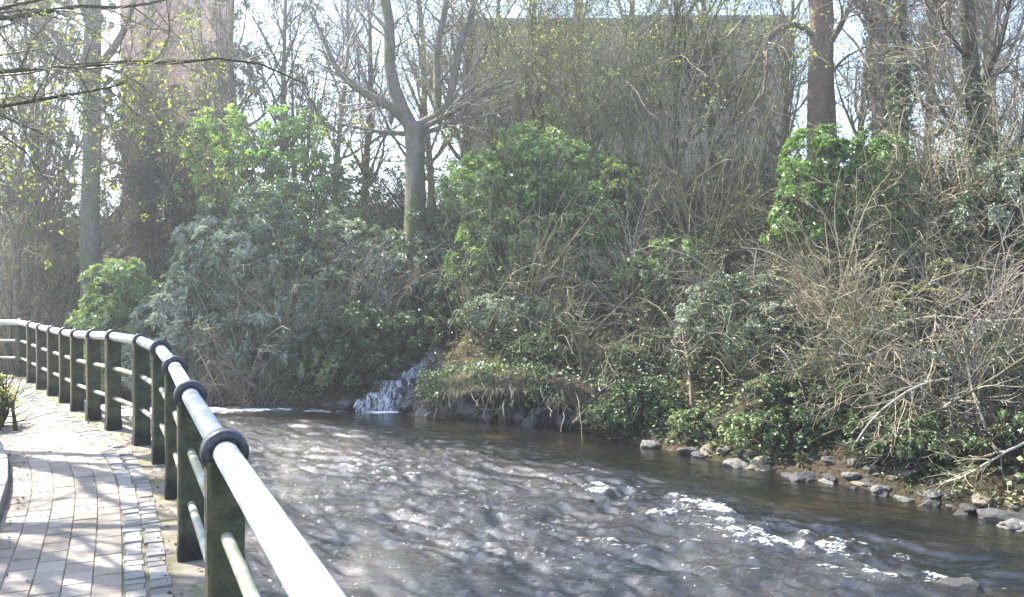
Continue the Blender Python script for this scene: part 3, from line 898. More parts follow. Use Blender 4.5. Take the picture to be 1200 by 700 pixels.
limb_tree('ivy_tree', 'straight tree right of the thick pinkish trunk, ivy on its lower stem', 23.0,
          [(1034, 260), (1031, 140), (1028, 20), (1022, -120), (1018, -260)], (0.30, 0.14),
          [([(1030, 70), (1012, 20), (1000, -40)], 0.08, 0.03), ([(1030, 40), (1060, 0), (1085, -60)], 0.08, 0.03),
           ([(1026, -20), (990, -70), (960, -130)], 0.08, 0.03), ([(1033, 110), (1062, 80), (1085, 35)], 0.05, 0.02)],
          'bark_brown', 'twig_brown', 103, 1000, 80, ivy=(0.02, 0.55, 1400, 0.12))
limb_tree('slim_ivy_tree', 'slim dark stem wrapped in ivy above the round evergreen shrub', 21.5,
          [(1058, 330), (1057, 230), (1053, 130), (1050, 20), (1050, -120)], (0.17, 0.10),
          [([(1055, 150), (1078, 110), (1095, 60)], 0.05, 0.02), ([(1052, 70), (1035, 20), (1020, -40)], 0.05, 0.02)],
          'bark_dark', 'twig_brown', 104, 800, 60, ivy=(0.05, 0.6, 1500, 0.12))
limb_tree('leaning_tree', 'dark tree leaning left with ivy along its crooked trunk', 17.0,
          [(1222, 330), (1200, 262), (1176, 210), (1150, 170), (1138, 130), (1131, 60), (1127, -60), (1120, -200)], (0.20, 0.08),
          [([(1150, 172), (1120, 150), (1095, 105), (1080, 50)], 0.06, 0.02), ([(1138, 120), (1165, 70), (1185, 0), (1195, -60)], 0.06, 0.02),
           ([(1182, 215), (1195, 160), (1202, 90)], 0.05, 0.02), ([(1132, 70), (1105, 20), (1085, -60)], 0.05, 0.02)],
          'bark_dark', 'twig_brown', 105, 1100, 90, ivy=(0.0, 0.42, 900, 0.09))
limb_tree('pale_sapling', 'thin pale stemmed sapling under the dark leaning tree', 17.5,
          [(1118, 330), (1124, 270), (1131, 215), (1131, 160), (1127, 90), (1122, 20)], (0.06, 0.03),
          [([(1131, 170), (1142, 130), (1150, 80)], 0.025, 0.012), ([(1129, 130), (1115, 90), (1105, 40)], 0.025, 0.012)],
          'bark_pale', 'twig_tan', 106, 300, 30)
limb_tree('broad_tree', 'broad grey trunk behind the glossy laurel at the left', 26.0,
          [(106, 300), (108, 200), (110, 100), (112, 0), (113, -120), (116, -260)], (0.30, 0.18),
          [([(108, 120), (80, 70), (50, 10), (30, -60)], 0.14, 0.04), ([(110, 90), (145, 40), (170, -30)], 0.14, 0.05),
           ([(110, 40), (85, -10), (70, -80)], 0.10, 0.03), ([(108, 160), (150, 130), (185, 110)], 0.06, 0.02),
           ([(108, 180), (70, 150), (30, 135)], 0.07, 0.02)], 'bark_grey', 'twig_brown', 107, 1100, 90)
nt_, (tw3, tw4) = limb_tree('overhanging_tree', 'tree beside the path whose thin limbs with young leaves hang across the top left', 10.5,
          [(-230, 420), (-232, 300), (-228, 120), (-215, -60), (-200, -260)], (0.24, 0.13),
          [([(-226, 130), (-140, 98), (-20, 82), (60, 76), (150, 72), (220, 70), (290, 75), (360, 100)], 0.055, 0.010),
           ([(-222, 60), (-100, 34), (20, 24), (90, 21), (150, 12), (215, -4)], 0.06, 0.012),
           ([(-229, 170), (-120, 140), (0, 124), (60, 112), (110, 105), (150, 98)], 0.05, 0.01),
           ([(-215, -40), (-120, -90), (0, -110), (120, -150)], 0.08, 0.02),
           ([(-215, -60), (-260, -160), (-240, -300)], 0.08, 0.02), ([(-208, -160), (-100, -260), (60, -320)], 0.08, 0.02)],
          'bark_moss', 'twig_olive', 108, 900, 90, up=-0.03, depth=0.9, twlen=(0.15, 0.45))
g = np.random.default_rng(55)
mb = MB()
tips = np.concatenate([tw4[:, -1], tw4[:, 2], tw3[:, -1]])
tips = tips[g.random(len(tips)) < 0.75]
tips = np.repeat(tips, 3, 0) + g.normal(size=(len(tips) * 3, 3)) * 0.025
leaves(mb, tips, g.normal(size=tips.shape) + np.array([0, 0, -0.3]), g.uniform(0.03, 0.06, len(tips)), 0.6, 0.2, g.random(len(tips)), g)
mb.build('young_leaves', M['leaf_bud'], nt_)

place_tree(206, (-7.0, 7.7), 'bare tree on the verge just left of the paved path', 1.0, 1.0, 'bark_grey', 'twig_brown', None, h=11.0, r=0.2, twigs=1500, first=0.16)
place_tree(206, (-9.4, 7.2), 'second bare tree on the verge further left of the path', 0.9, 3.0, 'bark_grey', 'twig_brown', None)
# trees standing further back; label, px, distance, mesh seed, scale
back = [
    (425, 31, 201, .95, 'slender bare tree seen against white sky left of the forked tree', 'bark_grey', 'twig_grey'),
    (392, 34, 202, .9, 'thin far tree at the left edge of the open sky', 'bark_grey', 'twig_grey'),
    (505, 33, 203, 1.0, 'bare tree rising behind the right hand limbs of the forked tree', 'bark_grey', 'twig_grey'),
    (545, 29, 204, .95, 'bare olive tree in front of the left corner of the grey building', 'bark_moss', 'twig_olive'),
    (590, 31, 205, 1.0, 'bare twiggy tree before the left part of the grey building', 'bark_grey', 'twig_olive'),
    (640, 28, 201, .85, 'greenish tree before the middle of the grey building wall', 'bark_moss', 'twig_olive'),
    (690, 32, 203, .95, 'bare tree below the flat roof edge of the grey building', 'bark_brown', 'twig_tan'),
    (735, 28, 202, .9, 'tree with pale crossing stem before the grey building', 'bark_pale', 'twig_olive'),
    (790, 27, 204, .9, 'mossy tree left of the arching limb', 'bark_moss', 'twig_olive'),
    (835, 29, 205, .95, 'bare olive tree just left of the small building window', 'bark_moss', 'twig_olive'),
    (915, 31, 201, .9, 'thin tree before the grey wall under the arching limb', 'bark_grey', 'twig_grey'),
    (1000, 33, 202, 1.0, 'far bare tree in the sky gap between two thick trunks', 'bark_grey', 'twig_grey'),
    (1085, 25, 203, .9, 'brown twiggy tree left of the dark leaning tree', 'bark_brown', 'twig_brown'),
    (1165, 26, 204, 1.0, 'brown twiggy tree behind the top of the dark leaning tree', 'bark_brown', 'twig_tan'),
    (1215, 22, 205, .9, 'bare tree at the far right edge above the bank', 'bark_brown', 'twig_brown'),
    (330, 30, 205, .95, 'hazy bare tree above the large rhododendron', 'bark_grey', 'twig_grey'),
    (265, 31, 203, .95, 'bare tree right of the dark conifer', 'bark_grey', 'twig_olive'),
    (180, 33, 201, 1.0, 'bare tree rising behind the dark conifer', 'bark_grey', 'twig_brown'),
    (55, 29, 202, 1.0, 'bare tree left of the broad grey trunk', 'bark_moss', 'twig_olive'),
    (15, 27, 204, .95, 'bare brown tree at the far left behind the railing corner', 'bark_brown', 'twig_brown'),
    (-60, 30, 205, 1.0, 'bare tree just beyond the left edge behind the path', 'bark_brown', 'twig_brown'),
]
for k, (px, Z, kind, sc, lab, bk, tw_) in enumerate(back):
    X = (px - 600) / 1000 * Z
    place_tree(kind, (X, Z), lab, sc, k * 1.7, bk, tw_, 'bare trees on top of the far bank', h=11.0 + (kind % 3), r=0.15, twigs=3000, first=0.10)

# ------------------------------------------------------------------ evergreen shrubs
def evergreen(name, label, px, Z, lobes, mat, seed, n_cl=1400, leaf=0.12, lw=0.36, per=7, cat='shrub', tone=(0, 1), stem='bark_dark', lift=0.0):
    """lobes: (x_off, y_off, z, rx, ry, rz) in metres about the base"""
    g = np.random.default_rng(seed)
    X = (px - 600) / 1000 * Z
    bz = gz(X, Z)
    root = empty(name, (X, Z, bz), label, cat)
    lob = np.array(lobes, float)
    area = (lob[:, 3] * lob[:, 5] + lob[:, 3] * lob[:, 4] + lob[:, 4] * lob[:, 5])
    li = g.choice(len(lob), n_cl, p=area / area.sum())
    d = norm(g.normal(size=(n_cl, 3)))
    d[:, 2] = np.where(d[:, 2] < -0.5, -d[:, 2], d[:, 2])
    rad = 1.0 - 0.5 * g.random(n_cl) ** 2.2
    # uneven outline: bumps over the lobe's surface
    bump = 1.0 + 0.30 * fbm(d[:, 0] * 2.2 + li * 7.1, d[:, 2] * 2.2 + d[:, 1] * 1.7 + li, seed, 3)
    c = lob[li, :3] + d * lob[li, 3:6] * (rad * bump)[:, None]
    # clumping: pull clusters towards sprays
    ctr = c[g.choice(n_cl, max(30, n_cl // 14))]
    j = g.integers(0, len(ctr), n_cl)
    near = np.argmin(((c[:, None, :] - ctr[None, :, :]) ** 2).sum(-1), 1)
    c = c + (ctr[near] - c) * 0.48
    gl = ground(X + c[:, 0], Z + c[:, 1]) - bz
    c[:, 2] = np.maximum(c[:, 2], gl + 0.03 + 0.1 * g.random(n_cl))
    ctone = np.clip(tone[0] + (tone[1] - tone[0]) * (0.5 + 1.2 * fbm(c[:, 0] * .9, c[:, 2] * .9 + c[:, 1] * .6, seed + 5, 3)), 0, 1)
    # whorls of leaves
    wd = norm(d + np.array([0, 0, 0.35]) + g.normal(size=(n_cl, 3)) * 0.35)
    rp = np.repeat(np.arange(n_cl), per)
    rnd = norm(g.normal(size=(len(rp), 3)))
    w_ = wd[rp]
    perp = norm(rnd - w_ * (rnd * w_).sum(1, keepdims=True))
    axs = w_ * g.uniform(-0.1, 0.7, (len(rp), 1)) + perp
    sz = leaf * g.uniform(0.65, 1.25, len(rp))
    mb = MB()
    leaves(mb, c[rp] + w_ * g.uniform(-0.06, 0.06, (len(rp), 1)) * leaf * 8 * 0.3, axs, sz, lw, 0.25, np.clip(ctone[rp] + g.normal(size=len(rp)) * 0.16, 0, 1), g)
    mb.build('foliage', M[mat], root)
    # stems inside
    ns = 46
    pick = g.choice(n_cl, ns)
    st = np.stack([g.normal(size=ns) * 0.18, g.normal(size=ns) * 0.18, np.full(ns, -0.1)], 1)
    K = 7; t = np.linspace(0, 1, K)[None, :, None]
    mid = (st + c[pick]) / 2 + g.normal(size=(ns, 3)) * 0.25
    path = (1 - t) ** 2 * st[:, None] + 2 * t * (1 - t) * mid[:, None] + t ** 2 * c[pick][:, None]
    mb = MB(); tubes(mb, path, np.linspace(0.035, 0.008, K)[None].repeat(ns, 0), 5)
    l2, r2 = grow(path, np.linspace(0.035, 0.008, K)[None].repeat(ns, 0), 160, (0.5, 1.2), (R(20), R(60)), (0.005, 0.012), 5, 0.02, 0.15, 0.3, 1.0, g)
    tubes(mb, l2, r2, 3)
    mb.build('stems', M[stem], root, True)
    return root

E = evergreen
E('rhododendron', 'huge dark bluish green rhododendron sprawling left of the forked tree', 300, 23.4,
  [(0, 0, 2.0, 2.5, 1.7, 1.7), (-1.5, -.4, 1.0, 1.7, 1.4, 1.3), (1.7, -.3, 1.3, 1.8, 1.4, 1.6), (.3, .8, 3.4, 1.8, 1.3, 1.3), (-1.3, .6, 2.9, 1.3, 1.1, 1.1), (2.2, .8, 2.6, 1.4, 1.2, 1.2), (0.4, -1.3, .4, 2.2, 1.2, 1.0)],
  'leaf_rhodo', 301, 3800, 0.17, 0.34, 7)
E('glossy_laurel', 'bright glossy laurel with light green leaves behind the railing at the left', 128, 22.8,
  [(0, 0, 1.5, 1.2, 1.0, 1.3), (.8, .2, 2.4, .9, .8, .9), (-.7, -.2, .9, .9, .8, .9), (.6, -.6, .8, 1.1, .8, .9), (.2, .1, 3.1, .8, .7, .8)],
  'leaf_laurel', 302, 2000, 0.16, 0.4, 7, tone=(0.6, 1.6))  # raised tone paints bright highlights on these leaves
E('glossy_rhododendron', 'glossy rhododendron with white glinting leaves between laurel and the huge dark one', 196, 22.6,
  [(0, 0, 1.3, 1.1, 1.0, 1.2), (.5, .3, 2.2, .9, .8, .8), (-.2, -.6, .5, 1.1, .8, .8)], 'leaf_rhodo', 303, 1300, 0.17, 0.38, 7, tone=(0.6, 1.6))  # raised tone paints the white glints into the leaf colour
E('cherry_laurel', 'tall glossy evergreen right of the forked tree with sunlit top', 612, 23.0,
  [(0, 0, 1.6, 1.7, 1.4, 1.6), (.7, .4, 2.9, 1.5, 1.2, 1.2), (-1.1, .2, 2.4, 1.2, 1.1, 1.2), (1.5, 0, 1.7, 1.2, 1.1, 1.2), (-.7, -.8, .7, 1.3, 1.0, 1.1), (.2, .5, 3.6, 1.0, .9, .8)],
  'leaf_laurel', 304, 3000, 0.14, 0.4, 7, tone=(0.1, 1.15))
E('round_evergreen', 'rounded green evergreen shrub standing alone below the straight ivy tree', 985, 17.4,
  [(0, 0, 1.5, 1.2, 1.1, 1.4), (-.6, -.1, 2.3, .8, .8, .8), (.7, .1, 2.2, .9, .8, .9), (-.9, -.3, 1.1, .8, .7, .8), (.5, -.4, .9, 1.0, .8, .8)],
  'leaf_laurel', 305, 2000, 0.11, 0.36, 7, tone=(-0.1, 0.65))
E('ivy_mound', 'dark mound of ivy hanging over the waterline left of the waterfall', 425, 21.4,
  [(0, 0, .9, 1.2, .9, 1.1), (-.9, .2, .5, 1.0, .8, .9), (.9, .4, 1.1, 1.0, .8, .8), (-.2, -.6, .2, 1.0, .6, .6)],
  'leaf_ivy', 306, 2200, 0.085, 0.75, 6)
E('holly', 'dark green holly above the waterfall', 545, 22.8,
  [(0, 0, .9, 1.0, .9, .9), (.5, .3, 1.6, .9, .8, .8), (-.6, .1, .8, .7, .6, .7)], 'leaf_ivy', 307, 1500, 0.09, 0.5, 7, tone=(-.1, .6))
E('privet', 'pale green shrub in the middle of the brown bank brush', 778, 20.5,
  [(0, 0, .8, .9, .8, .8), (.5, .2, 1.2, .7, .6, .6), (-.6, 0, .6, .7, .6, .6)], 'leaf_laurel', 308, 700, 0.08, 0.5, 6, tone=(0.3, 1.1))
E('ivy_bush', 'green ivy bush leaning over the water beside the undercut bank', 742, 16.4,
  [(0, 0, .3, .6, .5, .6), (.5, .1, .5, .5, .5, .5), (-.4, .1, .1, .5, .4, .4)], 'leaf_ivy', 309, 1300, 0.065, 0.7, 6, tone=(0.1, 0.9))
E('dark_evergreen', 'small dark bluish evergreen above the fallen mossy log', 858, 17.0,
  [(0, 0, .9, .9, .8, .9), (.6, .2, 1.1, .7, .6, .7), (-.6, .1, .6, .7, .6, .6)], 'leaf_rhodo', 310, 1400, 0.09, 0.4, 7)
E('bank_ivy', 'low green ivy spreading behind the grey waterside stones', 940, 13.9,
  [(0, 0, .2, .7, .5, .45), (.7, -.3, .2, .6, .5, .4), (-.7, .2, .15, .6, .5, .35)], 'leaf_ivy', 311, 1500, 0.06, 0.7, 6, tone=(0.1, 0.9))
E('trailing_ivy', 'trailing ivy patch under the tangle of fallen branches', 1040, 12.8,
  [(0, 0, .2, .7, .5, .4), (.6, -.4, .15, .6, .4, .3)], 'leaf_ivy', 312, 600, 0.06, 0.7, 6, tone=(0.0, 0.8))
E('shaded_evergreen', 'dark bluish evergreen at the right edge beneath the leaning tree', 1180, 15.8,
  [(0, 0, .9, .8, .8, .9), (.6, .1, 1.2, .8, .7, .8), (-.5, 0, .6, .6, .6, .6)], 'leaf_rhodo', 313, 1200, 0.09, 0.42, 7)
E('yew', 'dark conifer with a drooping outline at the upper left', 200, 29.0,
  [(0, 0, 2.0, 1.5, 1.2, 1.9), (.2, 0, 3.8, 1.1, 1.0, 1.5), (-.7, 0, 2.8, .9, .9, 1.2)], 'leaf_conifer', 314, 2600, 0.10, 0.22, 10)
E('young_shrub', 'yellow green leafy shrub on the crest before the grey building', 640, 26.5,
  [(0, 0, 2.0, 1.7, 1.1, 1.5), (-1.4, .1, 1.7, 1.3, 1.0, 1.2), (1.5, .2, 1.7, 1.4, 1.0, 1.2), (-2.6, 0, 1.2, 1.1, .9, .9)], 'leaf_bright', 315, 1900, 0.085, 0.5, 5)
E('hazy_shrub', 'tall light green shrub in the haze above the huge rhododendron', 335, 27.5,
  [(0, 0, 2.4, 2.2, 1.3, 2.0), (-1.9, .1, 2.6, 1.5, 1.1, 1.8), (1.7, .2, 2.0, 1.6, 1.1, 1.6), (.2, 0, 4.0, 1.5, 1.0, 1.3), (-2.2, .3, 4.2, 1.2, 1., 1.2)], 'leaf_bright', 316, 4600, 0.11, 0.5, 6, tone=(-.2, .5))
E('golden_shrub', 'bright yellow green shrub glowing right of the tall glossy evergreen', 722, 24.5,
  [(0, 0, 1.4, .8, .7, .8), (.6, .2, 1.0, .6, .6, .6)], 'leaf_bright', 317, 420, 0.10, 0.5, 5, tone=(0.3, 1.1))
E('verge_plant', 'yellow green leafy plant on the kerb at the left path edge', -34, 9.9,
  [(0, 0, .4, .38, .4, .42), (.05, -.5, .3, .3, .3, .3), (-.2, .5, .4, .4, .4, .4)], 'leaf_bud', 318, 420, 0.06, 0.5, 6, stem='bark_moss')
E('beech', 'small rust leaved beech beside the dark conifer', 212, 27.6,
  [(0, 0, 3.7, .55, .5, .4), (.4, 0, 3.2, .5, .4, .35)], 'leaf_rust', 319, 170, 0.07, 0.6, 5)
E('olive_shrub', 'olive leafed thin shrub behind the left railing corner', 28, 23.5,
  [(0, 0, 2.0, 1.2, 1.0, 1.6), (-1.0, 0, 1.6, 1.0, .9, 1.2), (.4, .4, 3.6, .9, .8, 1.0)], 'leaf_dry', 320, 800, 0.06, 0.5, 5)
E('ivy_clad_tree', 'tall olive leafed tree clothed in ivy left of the broad grey trunk', 50, 30.0,
  [(0, 0, 2.2, 1.7, 1.3, 1.9), (-.4, 0, 4.8, 1.7, 1.3, 1.7), (.4, 0, 7.2, 1.6, 1.3, 1.6), (-1.6, 0, 3.2, 1.3, 1.0, 1.5), (1.0, .2, 9.4, 1.5, 1.2, 1.4), (-1.2, .2, 8.6, 1.3, 1.2, 1.4)], 'leaf_olive', 331, 4600, 0.125, 0.5, 6, cat='tree')
E('ivy_clad_tree', 'olive leafed tree clothed in ivy behind the dark conifer', 170, 32.0,
  [(0, 0, 2.5, 1.8, 1.3, 2.0), (-.6, 0, 4.6, 1.7, 1.3, 1.6), (1.0, .3, 4.4, 1.4, 1.0, 1.5)], 'leaf_olive', 332, 3600, 0.125, 0.5, 6, cat='tree')
E('ivy_clad_tree', 'pale green tree thick with young leaves right of the dark conifer', 262, 31.0,
  [(0, 0, 3.0, 1.5, 1.2, 2.0), (.2, 0, 6.0, 1.4, 1.2, 1.6), (-.3, 0, 8.8, 1.3, 1.1, 1.5)], 'leaf_olive', 333, 2400, 0.12, 0.5, 5, cat='tree', tone=(.3, 1.0))
E('leafing_tree', 'tall pale leafing tree in the haze left of the forked tree', 345, 30.5,
  [(0, 0, 2.6, 1.9, 1.3, 2.0), (-.9, 0, 5.2, 1.6, 1.2, 1.7), (.9, .2, 5.0, 1.4, 1.2, 1.6), (-.2, 0, 7.6, 1.5, 1.2, 1.4)], 'leaf_olive', 336, 2600, 0.085, 0.5, 6, cat='tree', tone=(.2, 1.0))
E('crest_shrub', 'olive leafed shrub on the crest right behind the forked trunk', 505, 27.5,
  [(0, 0, 1.5, 1.5, 1.0, 1.3), (-1.5, 0, 1.6, 1.3, 1.0, 1.3), (-2.7, .2, 1.5, 1.1, 1.0, 1.2), (1.2, 0, 1.6, 1.1, 1.0, 1.1)], 'leaf_olive', 337, 1800, 0.08, 0.5, 6, tone=(.1, 1.0))
E('crest_shrub', 'olive leafed hedge like shrub filling the crest behind the broad grey trunk', 95, 29.5,
  [(0, 0, 1.6, 1.6, 1.0, 1.6), (-2.2, 0, 1.8, 1.6, 1.0, 1.6), (2.0, .2, 1.7, 1.4, 1.0, 1.5)], 'leaf_olive', 338, 2000, 0.08, 0.5, 6, tone=(-.1, .8))
E('bank_laurel', 'broad mid green evergreen at the waterline between railing bend and waterfall', 345, 21.9,
  [(0, 0, .8, 1.2, .8, .9), (-1.0, .1, .6, .9, .7, .7), (1.0, .2, .9, .9, .7, .8)], 'leaf_rhodo', 334, 1700, 0.10, 0.4, 6)
E('fern_bank', 'low leafy green growth on the waterline right of the ivy bush', 822, 15.2,
  [(0, 0, .15, .6, .4, .35), (.5, -.2, .15, .5, .4, .3)], 'leaf_ivy', 335, 900, 0.06, 0.5, 6, tone=(.2, 1.0))
E('low_laurel', 'low dark laurel in the shade behind the second bay of railing', 260, 22.2,
  [(0, 0, .5, 1.1, .7, .7), (-1.2, .2, .5, 1.0, .7, .7), (.9, .1, .6, .8, .6, .6)], 'leaf_rhodo', 321, 1300, 0.12, 0.4, 6)
E('trailing_shrub', 'grey green trailing shrub just right of the waterfall top', 588, 20.4,
  [(0, 0, .6, .9, .7, .6), (.7, .2, .6, .8, .6, .6), (-.6, .3, .6, .6, .6, .5)], 'leaf_rhodo', 322, 1300, 0.08, 0.35, 6, tone=(.2, 1.0))

def zat(px, y):
    """how far away the far bank shows at this pixel"""
    zz_ = np.linspace(9, 34, 400); xx_ = (px - 600) / 1000 * zz_
    s_ = polydist(xx_, zz_, FAR); h_ = ground(xx_, zz_)
    yy_ = 335 - (h_ - CAM_Z) * 1000 / zz_
    k_ = np.where((s_ > 0.1) & (yy_ <= y))[0]
    return float(zz_[k_[0]]) if len(k_) else 26.0

for i, (px, y, w_, h_, mat, dens, lf, lw, tn, name_, lab) in enumerate([
    (488, 372, 1.6, 2.4, 'leaf_rhodo', 1300, .12, .38, (.1, 1.1), 'evergreen_shrub', 'glossy evergreen standing in front of the forked trunk'),
    (455, 362, 1.2, 1.9, 'leaf_rhodo', 900, .11, .38, (0, .9), 'evergreen_shrub', 'dark evergreen hiding the foot of the forked tree'),
    (700, 345, 1.2, 1.3, 'leaf_laurel', 650, .09, .45, (-.1, .7), 'evergreen_shrub', 'mid green shrub between the tall glossy evergreen and the olive brush'),
    (650, 425, 1.0, .8, 'leaf_ivy', 600, .07, .6, (0, .8), 'ivy_shrub', 'ivy straggling through the straw over the undercut'),
    (770, 440, 1.0, .8, 'leaf_ivy', 700, .07, .6, (-.2, .6), 'ivy_shrub', 'dark ivy clump behind the ivy bush at the water'),
    (840, 455, .9, .9, 'leaf_ivy', 260, .07, .6, (0, .8), 'ivy_shrub', 'ivy clump over the top of the mossy log'),
    (905, 430, 1.0, 1.0, 'leaf_rhodo', 700, .08, .4, (-.1, .8), 'evergreen_shrub', 'dark shrub right of the mossy log top'),
    (935, 480, .9, .7, 'leaf_ivy', 650, .065, .6, (.1, .9), 'ivy_shrub', 'fresh green ivy between mossy log and low ivy'),
    (1000, 490, .9, .8, 'leaf_ivy', 260, .065, .6, (-.1, .7), 'ivy_shrub', 'dark green ivy left of the fallen branches'),
    (1060, 440, 1.0, 1.0, 'leaf_ivy', 260, .07, .55, (-.1, .7), 'ivy_shrub', 'ivy hanging behind the level grey branch'),
    (1110, 395, 1.0, 1.1, 'leaf_olive', 450, .06, .5, (0, .8), 'leafy_shrub', 'olive leafed shrub right of the rounded evergreen'),
    (1150, 470, .9, .9, 'leaf_rhodo', 260, .08, .4, (-.1, .7), 'evergreen_shrub', 'dark evergreen deep inside the branch tangle'),
    (1195, 540, .8, .5, 'leaf_ivy', 260, .06, .6, (0, .8), 'ivy_shrub', 'low ivy at the right edge under the level cut branch'),
    (1085, 545, .8, .5, 'leaf_ivy', 550, .06, .6, (0, .8), 'ivy_shrub', 'low ivy behind the large pale grey stone'),
    (880, 320, 1.4, 1.6, 'leaf_olive', 600, .065, .5, (-.1, .7), 'leafy_shrub', 'olive leafed shrub left of the rounded evergreen'),
    (830, 270, 1.6, 2.0, 'leaf_olive', 700, .065, .5, (-.1, .8), 'leafy_shrub', 'tall olive leafed shrub below the arching limb'),
    (925, 250, 1.3, 1.6, 'leaf_olive', 500, .065, .5, (0, .9), 'leafy_shrub', 'olive leafed shrub at the foot of the thick pinkish trunk'),
    (750, 255, 1.5, 2.0, 'leaf_olive', 650, .065, .5, (0, .9), 'leafy_shrub', 'olive leafed shrub right of the glowing yellow green one'),
    (1090, 270, 1.4, 1.8, 'leaf_olive', 500, .06, .5, (0, .9), 'leafy_shrub', 'tan green shrub left of the pale sapling'),
    (1175, 300, 1.3, 1.7, 'leaf_dry', 450, .055, .5, (0, .9), 'leafy_shrub', 'dry leaved shrub beneath the dark leaning trunk'),
    (25, 372, 1.3, 1.7, 'leaf_dry', 500, .055, .5, (-.1, .8), 'leafy_shrub', 'dry brown leaved shrub above the left railing corner'),
    (75, 345, 1.2, 1.5, 'leaf_olive', 450, .06, .5, (-.2, .7), 'leafy_shrub', 'olive leafed shrub left of the bright glossy laurel'),
    (395, 330, 1.3, 1.5, 'leaf_rhodo', 800, .11, .38, (-.1, .8), 'evergreen_shrub', 'dark evergreen between the huge rhododendron and the forked trunk'),
]):
    Zb = zat(px, y)
    E(name_, lab, px, Zb, [(0, 0, h_ * .45, w_ * .7, w_ * .6, h_ * .5), (w_ * .55, .1, h_ * .6, w_ * .5, w_ * .45, h_ * .45), (-w_ * .55, 0, h_ * .4, w_ * .5, w_ * .45, h_ * .42), (w_ * .1, .1, h_ * .95, w_ * .4, w_ * .4, h_ * .32)],
      mat, 350 + i, int(dens * 1.25), lf, lw, 6, tone=tn)

# ------------------------------------------------------------------ bare shrubs
def brush_paths(seed, n0=26, h=2.6, spread=0.9, arch=-0.10, tw=(3.5, 5)):
    g = np.random.default_rng(seed)
    K = 9
    a = g.random(n0) * 2 * math.pi; tilt = np.abs(g.normal(size=n0)) * 0.45 * spread + 0.12
    d = np.stack([np.cos(a) * np.sin(tilt), np.sin(a) * np.sin(tilt), np.cos(tilt)], 1)
    L = h * g.uniform(0.6, 1.25, n0)
    out = np.zeros((n0, K, 3)); out[:, 0, :2] = g.normal(size=(n0, 2)) * 0.15; out[:, 0, 2] = -0.1
    cur = d.copy()
    for k in range(1, K):
        cur = norm(cur + g.normal(size=(n0, 3)) * 0.10 + np.array([0, 0, arch]) * (k / K) * 2)
        out[:, k] = out[:, k - 1] + cur * (L / (K - 1))[:, None]
    r = (g.uniform(0.008, 0.017, n0)[:, None] * np.linspace(1, 0.3, K)[None])
    l2, r2 = grow(out, r, int(n0 * tw[0]), (h * .2, h * .42), (R(20), R(60)), (0.005, 0.009), 6, arch * .3, 0.16, 0.2, 1.0, g)
    l3, r3 = grow(l2, r2, int(n0 * tw[0] * tw[1]), (0.25, 0.7), (R(20), R(65)), (0.0042, 0.006), 4, 0, 0.2, 0.1, 1.0, g, rmin=0.0042)
    return (out, r), (l2, r2), (l3, r3)

BR = []
for sd_, kw in ((401, {}), (402, dict(spread=1.3, arch=-0.2)), (403, dict(h=3.2, spread=0.7, arch=-.04)), (404, dict(spread=1.35, arch=-.16, h=2.6)), (405, dict(h=2.0, n0=30))):
    BR.append(brush_paths(sd_, **kw))

BR.append(brush_paths(406, n0=20, h=6.0, spread=0.38, arch=0.0, tw=(7, 5)))
BR.append(brush_paths(407, n0=16, h=7.0, spread=0.5, arch=-0.02, tw=(8, 5)))
SH = {}
def bare_shrub(k, mat, px, Z, sc, rz, label):
    key = (k, mat)
    X = (px - 600) / 1000 * Z
    if key not in SH:
        root = empty('bare_shrub', (0, 0, 0), label, 'shrub')
        a, b, c = BR[k]
        m1 = MB(); tubes(m1, a[0], a[1], 5, np.random.default_rng(k).random(len(a[0]))); m1.build('stems', M[mat], root, True)
        m2 = MB(); g = np.random.default_rng(k + 50)
        tubes(m2, b[0], b[1], 3, g.random(len(b[0]))); tubes(m2, c[0], c[1], 3, g.random(len(c[0]))); m2.build('twigs', M[mat], root)
        if k >= 5 and mat == 'twig_olive':
            tp = np.concatenate([c[0][:, -1], c[0][:, 2], b[0][:, -1]]); tp = np.repeat(tp, 3, 0) + g.normal(size=(len(tp) * 3, 3)) * .05
            m3 = MB(); leaves(m3, tp, g.normal(size=tp.shape), g.uniform(.03, .075, len(tp)), .7, .2, g.random(len(tp)), g)
            m3.build('young_leaves', M['leaf_bud'], root)
        SH[key] = root
    else:
        root = copy_tree(SH[key]); root['label'] = label
    root['group'] = 'bare shrubs on the far bank'
    root.location = (X, Z, gz(X, Z)); root.rotation_euler = (0, 0, rz); root.scale = (sc,) * 3
    return root

